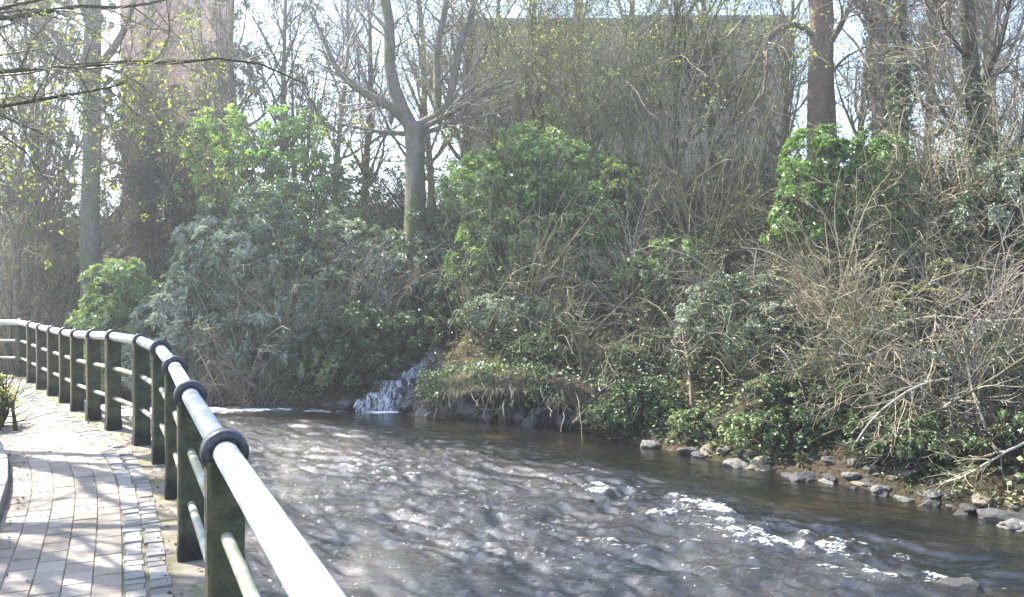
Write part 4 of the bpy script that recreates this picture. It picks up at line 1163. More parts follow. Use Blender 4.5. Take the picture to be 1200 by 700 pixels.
shrubs = [
    (0, 'twig_brown', 40, 23.8, 1.2, 'brown leafless shrub behind the left end of the railing'),
    (2, 'twig_tan', 5, 25.5, 1.2, 'tall tan twiggy shrub at the far left edge'),
    (1, 'twig_brown', 90, 24.6, 1.1, 'leafless shrub at the foot of the broad grey trunk'),
    (3, 'twig_brown', 245, 21.2, .85, 'bare brown branches arching low over the waterline below the low dark laurel'),
    (1, 'twig_brown', 305, 20.95, .8, 'bare tangled shrub over the pale earth bank left of the waterfall'),
    (2, 'twig_tan', 352, 22.3, 1.1, 'upright tan twigs standing in front of the huge rhododendron'),
    (0, 'twig_grey', 440, 23.0, 1.1, 'grey twiggy shrub left of the forked trunk base'),
    (3, 'twig_olive', 655, 19.8, 1.0, 'arching olive shrub above the undercut bank'),
    (1, 'twig_olive', 690, 18.6, 1.0, 'olive twiggy shrub over the right end of the undercut'),
    (3, 'twig_grey', 735, 20.5, 1.25, 'large grey arching shrub left of the pale green shrub'),
    (2, 'twig_olive', 820, 21.5, 1.35, 'tall olive twiggy shrub under the mossy hanging limb'),
    (3, 'twig_olive', 770, 23.5, 1.4, 'broad olive twig mass below the grey building'),
    (0, 'twig_olive', 870, 22.5, 1.3, 'olive leafless shrub left of the rounded evergreen'),
    (3, 'twig_olive', 815, 17.5, .95, 'olive arching shrub right of the ivy bush'),
    (1, 'twig_grey', 905, 16.8, 1.1, 'grey twig tangle above the fallen mossy log'),
    (3, 'twig_tan', 975, 16.0, 1.1, 'pale arching twigs in front of the rounded evergreen'),
    (2, 'twig_tan', 1075, 17.2, 1.2, 'straw coloured upright shrub right of the rounded evergreen'),
    (0, 'twig_olive', 1020, 14.6, .95, 'olive leafless shrub behind the low green ivy'),
    (1, 'twig_grey', 1100, 14.2, 1.0, 'grey tangled shrub above the pile of fallen branches'),
    (2, 'twig_tan', 1150, 16.5, 1.2, 'golden brown twigs right of the pale sapling'),
    (3, 'twig_grey', 1185, 13.2, 1.0, 'grey arching brush at the right edge above the water'),
    (0, 'twig_olive', 1230, 14.8, 1.1, 'olive brush just past the right edge of the bank'),
    (1, 'twig_brown', 700, 25.5, 1.3, 'brown crest shrub behind the bright yellow green one'),
    (2, 'twig_olive', 560, 26.5, 1.3, 'olive upright twigs on the crest right of the forked trunk'),
    (2, 'twig_olive', 905, 25.5, 1.2, 'olive upright shrub left of the thick pinkish trunk base'),
    (5, 'twig_olive', 560, 27.5, 1.35, 'tall clump of olive stems before the left half of the grey building'),
    (6, 'twig_tan', 615, 28.5, 1.35, 'tall tan stems rising behind the tall glossy evergreen'),
    (5, 'twig_olive', 668, 27.0, 1.49, 'tall olive clump below the middle of the flat roof edge'),
    (6, 'twig_olive', 745, 26.0, 1.35, 'tall olive clump below the right half of the building'),
    (5, 'twig_tan', 800, 25.5, 1.35, 'tall tan clump left of the arching limb'),
    (6, 'twig_olive', 855, 25.0, 1.35, 'tall olive clump directly under the arching limb'),
    (5, 'twig_brown', 1015, 25.0, .9, 'tall brown clump behind the rounded evergreen'),
    (6, 'twig_brown', 1090, 22.5, .9, 'tall brown clump left of the pale sapling top'),
    (5, 'twig_tan', 1160, 21.5, .95, 'tall tan clump behind the dark leaning trunk'),
    (6, 'twig_brown', 1215, 19.5, .9, 'tall brown clump at the right edge below open sky'),
    (5, 'twig_grey', 400, 28.0, .8, 'tall grey clump left of the forked trunk'),
    (6, 'twig_olive', 290, 27.0, .9, 'tall hazy olive clump above the huge rhododendron'),
    (5, 'twig_olive', 235, 29.0, 1.0, 'tall olive clump right of the dark conifer'),
    (6, 'twig_brown', 140, 28.0, .95, 'tall brown clump between broad trunk and dark conifer'),
    (5, 'twig_olive', 65, 27.0, 1.0, 'tall olive clump left of the broad trunk'),
    (6, 'twig_tan', 12, 27.5, .95, 'tall tan clump at the far left edge of the bank'),
    (3, 'twig_tan', 285, 21.6, 1.3, 'tan arching twigs before the middle of the huge rhododendron'),
    (2, 'twig_olive', 330, 22.0, 1.2, 'upright olive twigs before the right flank of the huge rhododendron'),
    (0, 'twig_tan', 415, 22.2, 1.1, 'tan twiggy shrub over the dark mound of ivy'),
    (3, 'twig_olive', 555, 21.2, 1.2, 'arching olive twigs before the foot of the tall glossy evergreen'),
    (2, 'twig_olive', 615, 21.0, 1.2, 'upright olive twigs before the tall glossy evergreen'),
    (3, 'twig_tan', 205, 22.0, 1.0, 'tan twigs before the glossy rhododendron at the left'),
    (6, 'twig_olive', 893, 27.0, 1.1, 'tall olive clump before the grey wall right of the arching limb'),
    (5, 'twig_olive', 705, 27.5, 1.4, 'tall olive clump between the two building blocks'),
    (6, 'twig_tan', 585, 27.0, 1.3, 'tall tan clump before the left building block'),
    (3, 'twig_tan', 1010, 15.4, 1.0, 'tan arching shrub below the rounded evergreen'),
    (3, 'twig_grey', 1130, 12.6, .9, 'grey arching shrub over the level cut branch'),
    (1, 'twig_tan', 1060, 13.4, .9, 'tan tangle left of the branch pile'),
    (0, 'twig_grey', 380, 25.5, 1.2, 'grey twiggy shrub on the crest left of the forked tree'),
]
for i, (k, mat, px, Z, sc, lab) in enumerate(shrubs):
    bare_shrub(k, mat, px, Z, sc, i * 2.1, lab)

# ------------------------------------------------------------------ uncountable undergrowth
def on_bank(n, g, xa=-22, xb=15, smin=0.2, smax=14, dens=None):
    X = g.uniform(xa, xb, n * 3); Y = g.uniform(6, 36, n * 3)
    s = polydist(X, Y, FAR)
    k = (s > smin) & (s < smax)
    X, Y, s = X[k], Y[k], s[k]
    if dens is not None:
        k = g.random(len(X)) < dens(X, Y, s); X, Y, s = X[k], Y[k], s[k]
    X, Y, s = X[:n], Y[:n], s[:n]
    return X, Y, ground(X, Y), s

g = np.random.default_rng(77)
# brushwood and brambles
mb = MB()
X, Y, Z, s = on_bank(210, g, smin=0.9, smax=13)
for i in range(len(X)):
    a, b, c = BR[i % 5]
    th = g.random() * 6.28; sc = g.uniform(0.45, 0.85)
    ca, sa = math.cos(th) * sc, math.sin(th) * sc
    sub = [(a[0], a[1], 3), (b[0], b[1], 3), (c[0][::2], c[1][::2], 3)]
    for pth, rad, sd2 in sub:
        q = np.stack([pth[..., 0] * ca - pth[..., 1] * sa + X[i], pth[..., 0] * sa + pth[..., 1] * ca + Y[i], pth[..., 2] * sc + Z[i]], -1)
        tubes(mb, q, np.maximum(rad * sc, 0.0042), sd2, g.random(len(q)))
o = mb.build('bramble_undergrowth', M['twig_olive']); tag(o, 'tangled leafless brambles covering the far bank', 'undergrowth', kind='stuff')

# ivy and small leaves over the earth
def patchy(f, th, seed):
    return lambda X, Y, s: np.clip((fbm(X * f, Y * f, seed, 3) + th) * 3.0, 0.03, 1)
mb = MB()
X, Y, Z, s = on_bank(150000, g, smin=0.05, smax=12, dens=patchy(0.35, 0.12, 90))
d = g.normal(size=(len(X), 3)); d[:, 2] = np.abs(d[:, 2]) * 0.4
leaves(mb, np.stack([X, Y, Z + np.abs(g.normal(size=len(X))) * np.where(g.random(len(X)) < .4, 0.75, .14) * (0.4 + 1.2 * np.clip(.5 + 1.5 * fbm(X * .9, Y * .9, 97, 2), 0, 1))], 1), d, g.uniform(0.05, 0.10, len(X)), 0.8, 0.1, np.clip(0.5 + fbm(X * .8, Y * .8, 93, 3) + g.normal(size=len(X)) * .15, 0, 1), g)
nl_ = 12000
lx_ = g.uniform(-2.2, 2.3, nl_); ls_ = g.uniform(-.05, 1.3, nl_) ; lu_ = (lx_ + 2.0) / 3.9
lz_ = -0.46 - 0.3 * (1 - sstep(0, .4, lu_)) - 0.35 * sstep(.6, 1, lu_) + 0.34 * sstep(0, .9, ls_) + np.abs(g.normal(size=nl_)) * .10 - (g.random(nl_) < .25) * g.uniform(0, .35, nl_) * (ls_ < .25)
kk_ = g.random(nl_) < np.clip(.35 + 2.2 * fbm(lx_ * 1.6, ls_ * 1.6, 191, 2), 0, 1)
lx_, ls_, lz_ = lx_[kk_], ls_[kk_], lz_[kk_]
d = g.normal(size=(len(lx_), 3)) + np.array([0, -.4, -.2])
leaves(mb, np.stack([lx_, np.interp(lx_, FAR[60:110, 0], FAR[60:110, 1]) + ls_, lz_], 1), d, g.uniform(.05, .09, len(lx_)), .8, .1, g.random(len(lx_)), g)
o = mb.build('ivy_ground_cover', M['leaf_ivy']); tag(o, 'ivy and small evergreen leaves carpeting the far bank', 'ground cover', kind='stuff')
# dry leaf litter
mb = MB()
X, Y, Z, s = on_bank(32000, g, smin=0.1, smax=12, dens=patchy(0.5, 0.15, 95))
d = g.normal(size=(len(X), 3)); d[:, 2] *= 0.25
leaves(mb, np.stack([X, Y, Z + 0.02 + np.abs(g.normal(size=len(X))) * 0.03], 1), d, g.uniform(0.04, 0.08, len(X)), 0.6, 0.3, g.random(len(X)), g)
n_ = 1500
u_ = g.uniform(1.5, ULEN - 4, n_)
v_ = np.where(g.random(n_) < .55, g.uniform(-.1, .2, n_), np.where(g.random(n_) < .5, 1.2 - np.abs(g.normal(size=n_)) * .08, g.uniform(.1, 1.2, n_)))
keep_ = g.random(n_) < np.where((v_ > .25) & (v_ < 1.0), .22, 1.0)
u_, v_ = u_[keep_], v_[keep_]
d = g.normal(size=(len(u_), 3)); d[:, 2] *= 0.12
leaves(mb, pp(u_, v_, 0.012), d, g.uniform(0.015, 0.045, len(u_)), 0.6, 0.3, g.random(len(u_)), g)
o = mb.build('leaf_litter', M['leaf_dry']); tag(o, 'dry brown leaf litter on the far bank and along the path edges', 'leaf litter', kind='stuff')

# grass: tufts that hang over the bank's lip and stand along the water, and on the verge
def blades(mb, base, dirs, L, wd, droop, g, tone):
    n = len(base); K = 5
    out = np.zeros((n, K, 3)); out[:, 0] = base
    cur = norm(dirs)
    for k in range(1, K):
        cur = norm(cur + np.array([0, 0, -1.0]) * (droop * k / K)[:, None] + g.normal(size=(n, 3)) * 0.05)
        out[:, k] = out[:, k - 1] + cur * (L / (K - 1))[:, None]
    side = norm(np.cross(norm(dirs), np.array([0, 0, 1.0]) + g.normal(size=(n, 3)) * 0.3))
    wk = (np.array([1, .9, .75, .5, .08])[None, :, None] * np.asarray(wd)[:, None, None] * 0.5)
    V = np.stack([out - side[:, None] * wk, out + side[:, None] * wk], 2).reshape(n, -1, 3)
    f = np.array([(2 * k, 2 * k + 1, 2 * k + 3, 2 * k + 2) for k in range(K - 1)])
    Q = (np.arange(n) * 2 * K)[:, None, None] + f[None]
    mb.add(V.reshape(-1, 3), Q.reshape(-1, 4), None, np.repeat(tone, 2 * K))

mb = MB()
gl_ = np.random.default_rng(611)
nt_l = 300
lx = gl_.uniform(-2.1, 2.1, nt_l); ly = np.interp(lx, FAR[60:110, 0], FAR[60:110, 1]) + gl_.uniform(.02, 1.0, nt_l)
lu = (lx + 2.0) / 3.9
lz = -0.50 - 0.3 * (1 - sstep(0, .4, lu)) - 0.35 * sstep(.6, 1, lu) + 0.28 * sstep(0, .8, ly - np.interp(lx, FAR[60:110, 0], FAR[60:110, 1])) + 0.02
rp = np.repeat(np.arange(nt_l), 14); n_l = len(rp)
blades(mb, np.stack([lx, ly, lz], 1)[rp] + gl_.normal(size=(n_l, 3)) * np.array([.06, .06, .02]), gl_.normal(size=(n_l, 3)) * .5 + np.array([-.2, -.7, .7]), gl_.uniform(.08, .22, n_l) * np.repeat(gl_.uniform(.5, 1.9, nt_l), 14), gl_.uniform(.006, .012, n_l), gl_.uniform(.6, 1.4, n_l), gl_, np.clip(np.repeat(gl_.normal(.75, .25, nt_l), 14) + gl_.normal(size=n_l) * .1, 0, 1))
def grass_patch(xa, xb, smin, smax, n_t, L, out_, seed, tone0=0.6):
    g = np.random.default_rng(seed)
    X, Y, Z, s = on_bank(n_t, g, xa, xb, smin, smax)
    per = 16
    rp = np.repeat(np.arange(len(X)), per); n = len(rp)
    toward = np.array([-0.25, -0.9, 0.0])
    d = g.normal(size=(n, 3)) * 0.5 + np.array([0, 0, 0.9]) + toward * out_
    b = np.stack([X, Y, Z], 1)[rp] + g.normal(size=(n, 3)) * np.array([.06, .06, .01])
    blades(mb, b, d, g.uniform(0.5, 1.2, n) * L, g.uniform(0.006, 0.012, n), g.uniform(0.5, 1.3, n), g, np.clip(np.repeat(g.normal(tone0, .25, len(X)), per) + g.normal(size=n) * .12, 0, 1))
grass_patch(-1.9, 2.0, 0.9, 1.9, 360, 0.3, 0.6, 601, 0.8)
grass_patch(-1.9, 2.4, 1.2, 4.5, 420, 0.38, 0.5, 602, 0.75)
grass_patch(2.0, 9.0, 0.25, 2.5, 800, 0.28, 0.4, 603, 0.45)
grass_patch(-10, -3.5, 0.3, 2.0, 160, 0.4, 0.5, 604, 0.45)
# verge left of the path
g = np.random.default_rng(605)
u_ = g.uniform(0.5, ULEN - 2, 900); v_ = 1.38 + np.abs(g.normal(size=900)) * 0.8
b0 = pp(u_, v_, 0.0); b0[:, 2] = ground(b0[:, 0], b0[:, 1])
rp = np.repeat(np.arange(900), 10)
d = g.normal(size=(9000, 3)) * 0.5 + np.array([0, 0, 1.0])
blades(mb, b0[rp] + g.normal(size=(9000, 3)) * np.array([.05, .05, .005]), d, g.uniform(0.08, 0.25, 9000), g.uniform(0.004, 0.008, 9000), g.uniform(0.3, 1.0, 9000), g, np.clip(g.normal(.45, .2, 9000), 0, 1))
o = mb.build('grass', M['grass']); tag(o, 'straw and green grass along the banks and path verge', 'grass', kind='stuff')

# roots and dead stems hanging down the undercut
g = np.random.default_rng(606)
n = 85
fx = g.choice(g.uniform(-1.8, 1.6, 16), n) + g.normal(size=n) * .12
fi = [np.argmin(np.abs(FAR[:, 0] - x_)) for x_ in fx]
by = np.array([np.interp(x_, FAR[:, 0][60:110], FAR[:, 1][60:110]) for x_ in fx])
K = 7
out = np.zeros((n, K, 3)); out[:, 0] = np.stack([fx, by + g.uniform(.02, .4, n), -.45 + g.uniform(-.2, .1, n) - 0.3 * (1 - sstep(0, .4, (fx + 2) / 3.9)) - 0.35 * sstep(.6, 1, (fx + 2) / 3.9)], 1)
cur = norm(np.stack([g.normal(size=n) * .4, -np.ones(n) * g.uniform(.6, 1.2, n), np.full(n, 0.2)], 1))
L = g.uniform(0.2, 0.85, n)
for k in range(1, K):
    cur = norm(cur + np.array([0, 0, -0.4]) + g.normal(size=(n, 3)) * 0.3)
    out[:, k] = out[:, k - 1] + cur * (L / (K - 1))[:, None]
out[:, :, 2] = np.maximum(out[:, :, 2], WATER + 0.02)
mb = MB(); tubes(mb, out, np.linspace(0.007, 0.004, K)[None].repeat(n, 0), 3, g.random(n))
o = mb.build('hanging_roots', M['twig_brown']); tag(o, 'thin roots and dead stems hanging down the dark undercut bank', 'roots', kind='stuff')

# ------------------------------------------------------------------ rocks
def rock_mesh(seed):
    import bmesh
    bm = bmesh.new(); bmesh.ops.create_icosphere(bm, subdivisions=4, radius=1.0)
    g = np.random.default_rng(seed)
    V = np.array([v.co[:] for v in bm.verts])
    # cut by planes for a broken, angular form, then roughen
    for _ in range(9):
        n_ = norm(g.normal(size=3)); d_ = g.uniform(0.55, 0.85)
        ex = V @ n_ - d_
        V = V - np.where(ex > 0, ex * 0.96, 0)[:, None] * n_
    V *= (1 + 0.22 * fbm(V[:, 0] * 2.2 + V[:, 2] * 1.3, V[:, 1] * 2.2 - V[:, 2] * 1.7, seed, 5, .6))[:, None]
    for v, c_ in zip(bm.verts, V): v.co = c_
    me = bpy.data.meshes.new('rock'); bm.to_mesh(me); bm.free()
    me.polygons.foreach_set('use_smooth', np.ones(len(me.polygons), bool))
    return me
ROCKS = [rock_mesh(700 + i) for i in range(6)]
def rock(name, k, loc, sc, rz, mat, label, group=None, cat='stone'):
    key = (k, mat)
    if key not in SH:
        me = ROCKS[k].copy(); me.materials.append(M[mat]); SH[key] = me
    o = bpy.data.objects.new(name, SH[key]); col.objects.link(o)
    o.location = loc; o.scale = sc; o.rotation_euler = (random.uniform(-.2, .2), random.uniform(-.2, .2), rz)
    return tag(o, label, cat, group)

def wpx(px, py):
    Z = 2940.0 / (py - 335); return (px - 600) / 1000 * Z, Z
special = [
    (1196, 604, (.17, .14, .10), 'rock_pale', 'nearly white stone at the right edge of the waterline'),
    (1086, 583, (.20, .16, .14), 'rock_pale', 'large pale grey stone beside the tan one at the waterline'),
    (1112, 581, (.12, .11, .10), 'rock_tan', 'small tan stone right of the large pale grey stone'),
    (1045, 570, (.26, .18, .13), 'rock', 'wide flat grey stone left of the large pale grey stone'),
    (962, 556, (.28, .16, .10), 'rock', 'long flat grey stone under the low green ivy'),
    (905, 545, (.20, .15, .12), 'rock', 'rough grey stone right below the end of the mossy log'),
    (862, 536, (.26, .16, .11), 'rock', 'pale lichened stone at the water under the mossy log'),
    (800, 519, (.36, .24, .12), 'rock_tan', 'flat pinkish ledge of bank stone left of the mossy log'),
    (763, 514, (.26, .18, .10), 'rock', 'low grey ledge stone under the ivy bush'),
    (690, 586, (.10, .06, .06), 'wet_rock', 'dark wet stone breaking the surface in midstream'),
    (1120, 690, (.30, .22, .10), 'wet_rock', 'dark wet stone by the foaming riffle at the bottom right'),
]
for i, (px, py, sc, mat, lab) in enumerate(special):
    x, y = wpx(px, py)
    rock('stone', i % 6, (x, y + (0.05 if py < 640 and i != 9 else 0), WATER + sc[2] * (.25 if mat != 'wet_rock' else -.35)), sc, i * 1.3, mat, lab)
g = np.random.default_rng(81)
for i in range(84):
    px = float(np.clip(g.choice([715, 760, 815, 850, 890, 930, 985, 1030, 1060, 1100, 1150, 1200]) + g.normal() * 17, 703, 1235))
    py = np.interp(px, [700, 760, 820, 880, 960, 1040, 1120, 1200, 1240], [509, 522, 535, 548, 562, 579, 599, 616, 626])
    x, y = wpx(px, py - g.uniform(-3, 9))
    q = g.uniform(.05, .14) * (1 + 0.9 * (g.random() < .25))
    rock('bank_stone', i % 6, (x, y, max(WATER, gz(x, y)) - q * g.uniform(-.05, .4)), (q * g.uniform(1, 1.8), q, q * .6), g.random() * 6, ['rock', 'wet_rock', 'rock', 'rock_tan', 'wet_rock'][i % 5], 'small stone in the row of stones edging the water below the right bank', 'small stones edging the water')

g = np.random.default_rng(83)
for i in range(11):
    x = -1.9 + i * .34 + g.normal() * .06
    y = float(np.interp(x, FAR[60:110, 0], FAR[60:110, 1])) + g.uniform(.35, .6)
    q = g.uniform(.22, .36)
    rock('bank_rock', i % 6, (x, y, WATER + q * g.uniform(.0, .6)), (q * 1.25, q * .8, q), g.random() * 6, 'wet_rock', 'dark wet rock under the overhanging bank right of the waterfall', 'dark rocks under the overhanging bank', 'rock')

# ------------------------------------------------------------------ waterfall down the gully
def cascade():
    root = empty('waterfall', (-3.0, 20.0, WATER), 'small white waterfall tumbling over dark stepped rocks into the river', 'waterfall')
    off = np.array([-3.0, 20.0, WATER])
    g = np.random.default_rng(91)
    # (left px, right px, top y px, bottom y px, Z)
    falls = [(417, 433, 468, 485, 20.0), (430, 449, 460, 485, 20.1), (446, 456, 458, 485, 20.05), (453, 470, 456, 486, 20.1), (466, 475, 460, 484, 20.2),
             (446, 470, 446, 459, 20.55), (466, 485, 442, 456, 20.7), (473, 482, 435, 446, 20.9), (480, 500, 431, 443, 21.2), (486, 499, 426, 434, 21.5),
             (494, 511, 419, 430, 21.9), (501, 519, 407, 421, 22.4)]
    for (xa, xb, ya, yb, Z) in falls:
        a = P(xa, ya, Z + .18); b = P(xb, ya, Z + .18); z0, z1 = a[2], P(xa, yb, Z)[2]
        nu, nv = 9, 9
        V = []
        for j in range(nv):
            t = j / (nv - 1)
            for i in range(nu):
                s_ = i / (nu - 1)
                x = a[0] + (b[0] - a[0]) * s_ * (1 + 0.12 * t) + 0.03 * math.sin(i * 2.1 + j)
                y = a[1] - 0.30 * t ** 0.5 + 0.05 * math.sin(i * 1.7 + xa) + 0.02 * math.sin(j * 2 + i)
                zz_ = z0 + 0.02 * math.sin(i * 3 + xa) + (z1 - z0) * t ** 1.5
                V.append((x, y, zz_))
        mb = MB(); mb.add(np.array(V) - off, [(j * nu + i, j * nu + i + 1, j * nu + nu + i + 1, j * nu + nu + i) for j in range(nv - 1) for i in range(nu - 1)])
        mb.build('water_sheet', M['falling_water'], root, True)
    # rocks forming the steps
    k = 0
    for (xa, xb, ya, yb, Z) in falls[3:] + [(430, 462, 462, 486, 20.3)]:
        for q in range(3):
            px = xa + (xb - xa) * (q / 2) + g.uniform(-5, 5)
            p = P(px, yb + 1, Z - (.16 if q != 1 else -.25))
            s_ = g.uniform(.08, .15) if q != 1 else .2
            rock('step_rock', k % 6, (p[0], p[1], p[2] - .02), (s_ * 1.2, s_, s_ * .75), g.random() * 6, 'wet_rock', 'dark wet rock in the steps under the small waterfall', 'wet rocks of the waterfall steps', 'rock'); k += 1
    for px, py, Z, s_ in ((482, 478, 19.75, .3), (502, 481, 19.3, .3), (492, 470, 20.0, .34), (424, 474, 20.3, .2), (437, 468, 20.4, .2), (410, 478, 20.6, .35), (395, 480, 20.8, .3), (474, 474, 20.1, .22), (484, 466, 20.2, .26), (494, 478, 19.6, .24), (497, 458, 20.3, .26), (505, 446, 20.8, .26), (514, 436, 21.2, .26), (524, 424, 21.8, .3), (472, 462, 20.3, .2), (462, 440, 21.1, .25), (478, 428, 21.7, .25), (446, 454, 20.9, .24), (440, 448, 21.2, .35), (465, 430, 22.0, .35), (488, 415, 22.6, .3)):
        p = P(px, py, Z)
        rock('step_rock', k % 6, tuple(p), (s_ * 1.2, s_, s_ * .8), g.random() * 6, 'wet_rock', 'dark wet rock in the steps under the small waterfall', 'wet rocks of the waterfall steps', 'rock'); k += 1
cascade()

# ------------------------------------------------------------------ fallen wood on the right bank
def fallen(name, label, pts, r0, r1, mat, seed, twigs=14, cat='branch'):
    g = np.random.default_rng(seed)
    p = resample(np.array([P(*q) for q in pts]), 22)
    p += np.cumsum(g.normal(size=p.shape) * 0.006, 0)
    c = p[0].copy(); rr = np.linspace(r0, r1, 22)
    root = empty(name, tuple(c), label, cat)
    mb = MB(); tubes(mb, (p - c)[None], rr[None], 8, 0.6, cap=True)
    mb.build('stem' if cat == 'branch' else 'trunk', M[mat], root, True)
    if twigs:
        l2, r2 = grow((p - c)[None], rr[None], twigs, (0.4, 1.1), (R(20), R(60)), (0.005, r0 * .6), 7, 0.02, 0.16, 0.3, 1.0, g)
        l3, r3 = grow(l2, r2, twigs * 4, (0.2, 0.5), (R(20), R(60)), (0.0045, .007), 4, 0, 0.2, 0.2, 1.0, g)
        mb = MB(); tubes(mb, l2, r2, 4, g.random(len(l2))); tubes(mb, l3, r3, 3, g.random(len(l3))); mb.build('side_branches', M['twig_tan' if mat == 'bark_pale' else 'twig_grey'], root)
    return root
fallen('fallen_log', 'thick mossy fallen log slanting up the bank behind the waterside stones', [(838, 505, 14.8), (870, 488, 15.0), (905, 472, 15.2), (945, 458, 15.6)], .20, .13, 'bark_log', 801, 0, 'log')
fallen('fallen_branch', 'long grey branch slanting up to the right edge over the branch tangle', [(1048, 500, 12.6), (1090, 485, 12.3), (1130, 462, 12.0), (1170, 438, 11.8), (1215, 410, 11.6)], .022, .014, 'bark_grey', 802)
fallen('fallen_branch', 'thin grey branch reaching left with its tip low over the ivy', [(1150, 470, 12.6), (1110, 505, 12.2), (1075, 525, 12.1), (1030, 537, 12.2)], .02, .009, 'bark_grey', 803)
fallen('fallen_branch', 'nearly level grey branch high across the tangle on the right', [(940, 410, 14.5), (1000, 418, 14.0), (1060, 432, 13.6), (1110, 424, 13.4), (1170, 418, 13.2)], .03, .015, 'bark_grey', 804)
fallen('fallen_branch', 'grey branch leaning down to the left in front of the tan shrub', [(1100, 420, 14.0), (1040, 442, 13.6), (1000, 460, 13.4), (960, 478, 13.4)], .03, .012, 'bark_grey', 805)
fallen('fallen_branch', 'short thick cut branch lying level at the foot of the tangle', [(1112, 518, 11.9), (1150, 523, 11.7), (1205, 527, 11.6)], .055, .045, 'bark_moss', 806, 6)
fallen('fallen_branch', 'dark mossy branch sloping down right under the long grey branch', [(1105, 440, 13.0), (1130, 462, 12.7), (1165, 500, 12.3), (1205, 520, 12.0)], .05, .03, 'bark_moss', 807)
fallen('fallen_branch', 'thin bleached branch lying flat just above the stones at the right edge', [(1130, 592, 11.2), (1165, 603, 10.9), (1215, 606, 10.7)], .02, .012, 'bark_pale', 808, 6)
fallen('fallen_branch', 'forked grey branch hanging from the bank toward the wide flat stone', [(1120, 470, 12.5), (1135, 500, 12.2), (1160, 535, 11.9)], .03, .012, 'bark_grey', 809)
fallen('fallen_branch', 'long pale branch bowing out over the wide flat stone', [(1130, 440, 13.0), (1075, 455, 12.4), (1030, 485, 12.0), (1000, 520, 11.9)], .024, .01, 'bark_pale', 821)
fallen('fallen_branch', 'pale branch crossing steeply above the short cut branch', [(1175, 545, 11.7), (1150, 490, 12.0), (1135, 440, 12.4), (1128, 395, 12.8)], .026, .01, 'bark_pale', 822)
fallen('fallen_branch', 'bowed pale branch entering from the right edge above the white stone', [(1230, 505, 11.2), (1180, 530, 11.1), (1135, 558, 11.2), (1100, 572, 11.4)], .022, .009, 'bark_pale', 823)
fallen('fallen_branch', 'grey branch arching left above the end of the mossy log', [(1010, 470, 14.2), (960, 440, 14.4), (915, 436, 14.6), (880, 452, 14.6)], .022, .009, 'bark_grey', 824)
fallen('fallen_branch', 'pale forked branch rising right of the rounded evergreen foot', [(1030, 440, 14.2), (1060, 395, 14.6), (1085, 345, 15.0), (1100, 300, 15.4)], .03, .012, 'bark_pale', 825)
fallen('fallen_branch', 'level pale branch high at the right edge under the leaning trunk', [(1225, 372, 13.0), (1160, 378, 13.2), (1100, 372, 13.5), (1050, 380, 13.8)], .024, .009, 'bark_pale', 826)
fallen('fallen_branch', 'pale bare branch slanting over the dark brush left of the waterfall', [(345, 395, 21.6), (325, 415, 21.3), (300, 432, 21.1), (275, 440, 21.0)], .05, .02, 'bark_grey', 810)
fallen('fallen_branch', 'curved brown branch above the water behind the first white rail', [(300, 455, 21.0), (272, 430, 21.3), (252, 405, 21.6), (250, 380, 21.8)], .05, .02, 'bark_brown', 811)
fallen('fallen_branch', 'dark limb slanting from the undercut up the bank by the ivy bush', [(672, 498, 16.9), (695, 470, 17.1), (715, 445, 17.4)], .05, .03, 'bark_dark', 812, 8)
fallen('fallen_branch', 'mossy bough arching left to right through the olive brush', [(690, 395, 19.0), (760, 330, 20.0), (830, 285, 21.0), (890, 262, 22.0)], .05, .02, 'bark_moss', 813, 18)
fallen('fallen_branch', 'thin upright dead stem by the olive shrub above the bank stones', [(812, 480, 16.0), (806, 430, 16.4), (800, 385, 16.8)], .04, .02, 'bark_brown', 814, 10)

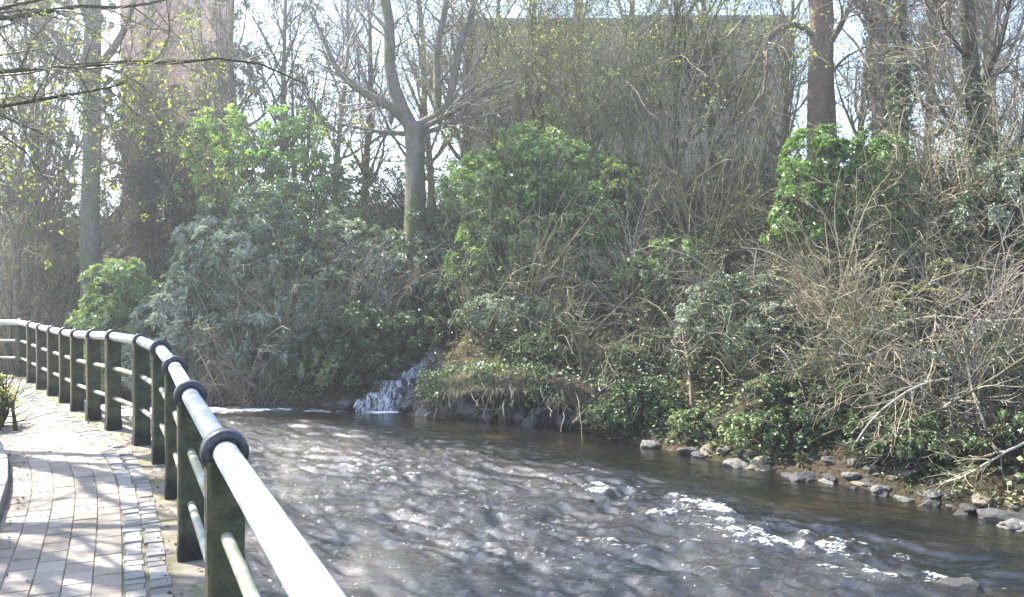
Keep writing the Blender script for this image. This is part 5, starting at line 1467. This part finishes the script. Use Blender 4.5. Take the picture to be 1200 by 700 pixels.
# ------------------------------------------------------------------ the building behind the trees
def building():
    Z = 47.0
    x0, x1 = P(542, 0, Z)[0], P(735, 0, Z)[0]
    x2 = P(948, 0, Z)[0]
    top = P(0, 31, Z)[2]; top2 = P(0, 24, Z + 3)[2]
    b0 = gz((x0 + x2) / 2, Z) - 1.0
    root = empty('building', ((x0 + x2) / 2, Z, b0), 'big plain grey building with flat roofs behind the bare trees', 'building')
    cx = (x0 + x2) / 2
    mb = MB(); box(mb, ((x0 + x1) / 2 - cx, 6, (top - b0) / 2), (x1 - x0, 12, top - b0)); mb.build('wall', M['render_wall'], root)
    mb = MB(); box(mb, ((x1 + x2) / 2 - cx, 9.5, (top2 - b0) / 2), (x2 - x1 - .02, 12, top2 - b0)); mb.build('wall', M['render_wall'], root)
    mb = MB(); box(mb, ((x0 + x1) / 2 - cx, 6, top - b0 + .16), (x1 - x0 + .5, 12.5, .3)); mb.build('roof', M['roof_slate'], root)
    mb = MB(); box(mb, ((x1 + x2) / 2 - cx + .1, 9.5, top2 - b0 + .16), (x2 - x1 + .2, 12.5, .3)); mb.build('roof', M['roof_slate'], root)
    wz = P(0, 60, Z + 3.5)[2] - b0; wx = P(906, 0, Z + 3.5)[0] - cx
    mb = MB()
    for dx in (-.62, .62): box(mb, (wx + dx, 3.42, wz), (.12, .14, 1.7))
    for dz in (-.8, .8): box(mb, (wx, 3.42, wz + dz), (1.12, .14, .1))
    box(mb, (wx, 3.43, wz), (.07, .1, 1.5))
    wf = mb.build('window', M['white_paint'], root)
    mb = MB(); box(mb, (wx, 3.46, wz), (1.12, .03, 1.5)); mb.build('pane', M['window_glass'], wf)
building()

def brick_building():
    Z = 46.0
    x0, x1 = P(143, 0, Z)[0], P(218, 0, Z)[0]
    b0 = gz((x0 + x1) / 2, Z) - 1.0
    root = empty('brick_building', ((x0 + x1) / 2, Z, b0), 'tall reddish brick building end glimpsed behind the trees at the upper left', 'building')
    h = 19.0; w_ = x1 - x0
    mb = MB(); box(mb, (0, 4, h / 2), (w_, 8, h)); mb.build('wall', M['brick'], root)
    mb = MB(); V = [(-w_ / 2 - .2, -.2, h + .01), (w_ / 2 + .2, -.2, h + .01), (w_ / 2 + .2, 8.2, h + .01), (-w_ / 2 - .2, 8.2, h + .01), (0, -.2, h + 2), (0, 8.2, h + 2)]
    mb.add(V, [(0, 3, 2, 1), (1, 2, 5, 4), (3, 0, 4, 5)], [(0, 1, 4), (2, 3, 5)]); mb.build('roof', M['roof_slate'], root)
brick_building()

# ------------------------------------------------------------------ air
if HAZE > 0:
    mb = MB()
    box(mb, (0, 50, 16.5), (480, 460, 46))
    hz = MB(); hz = mb
    m, n, l = new_mat('haze_air')
    pv = n.new("ShaderNodeVolumePrincipled"); pv.inputs['Density'].default_value = HAZE
    pv.inputs['Color'].default_value = (0.93, 0.95, 1.0, 1); pv.inputs['Anisotropy'].default_value = 0.6
    o_ = n.new("ShaderNodeOutputMaterial"); l.new(pv.outputs[0], o_.inputs['Volume'])
    o = mb.build('haze', m); tag(o, kind='stuff')
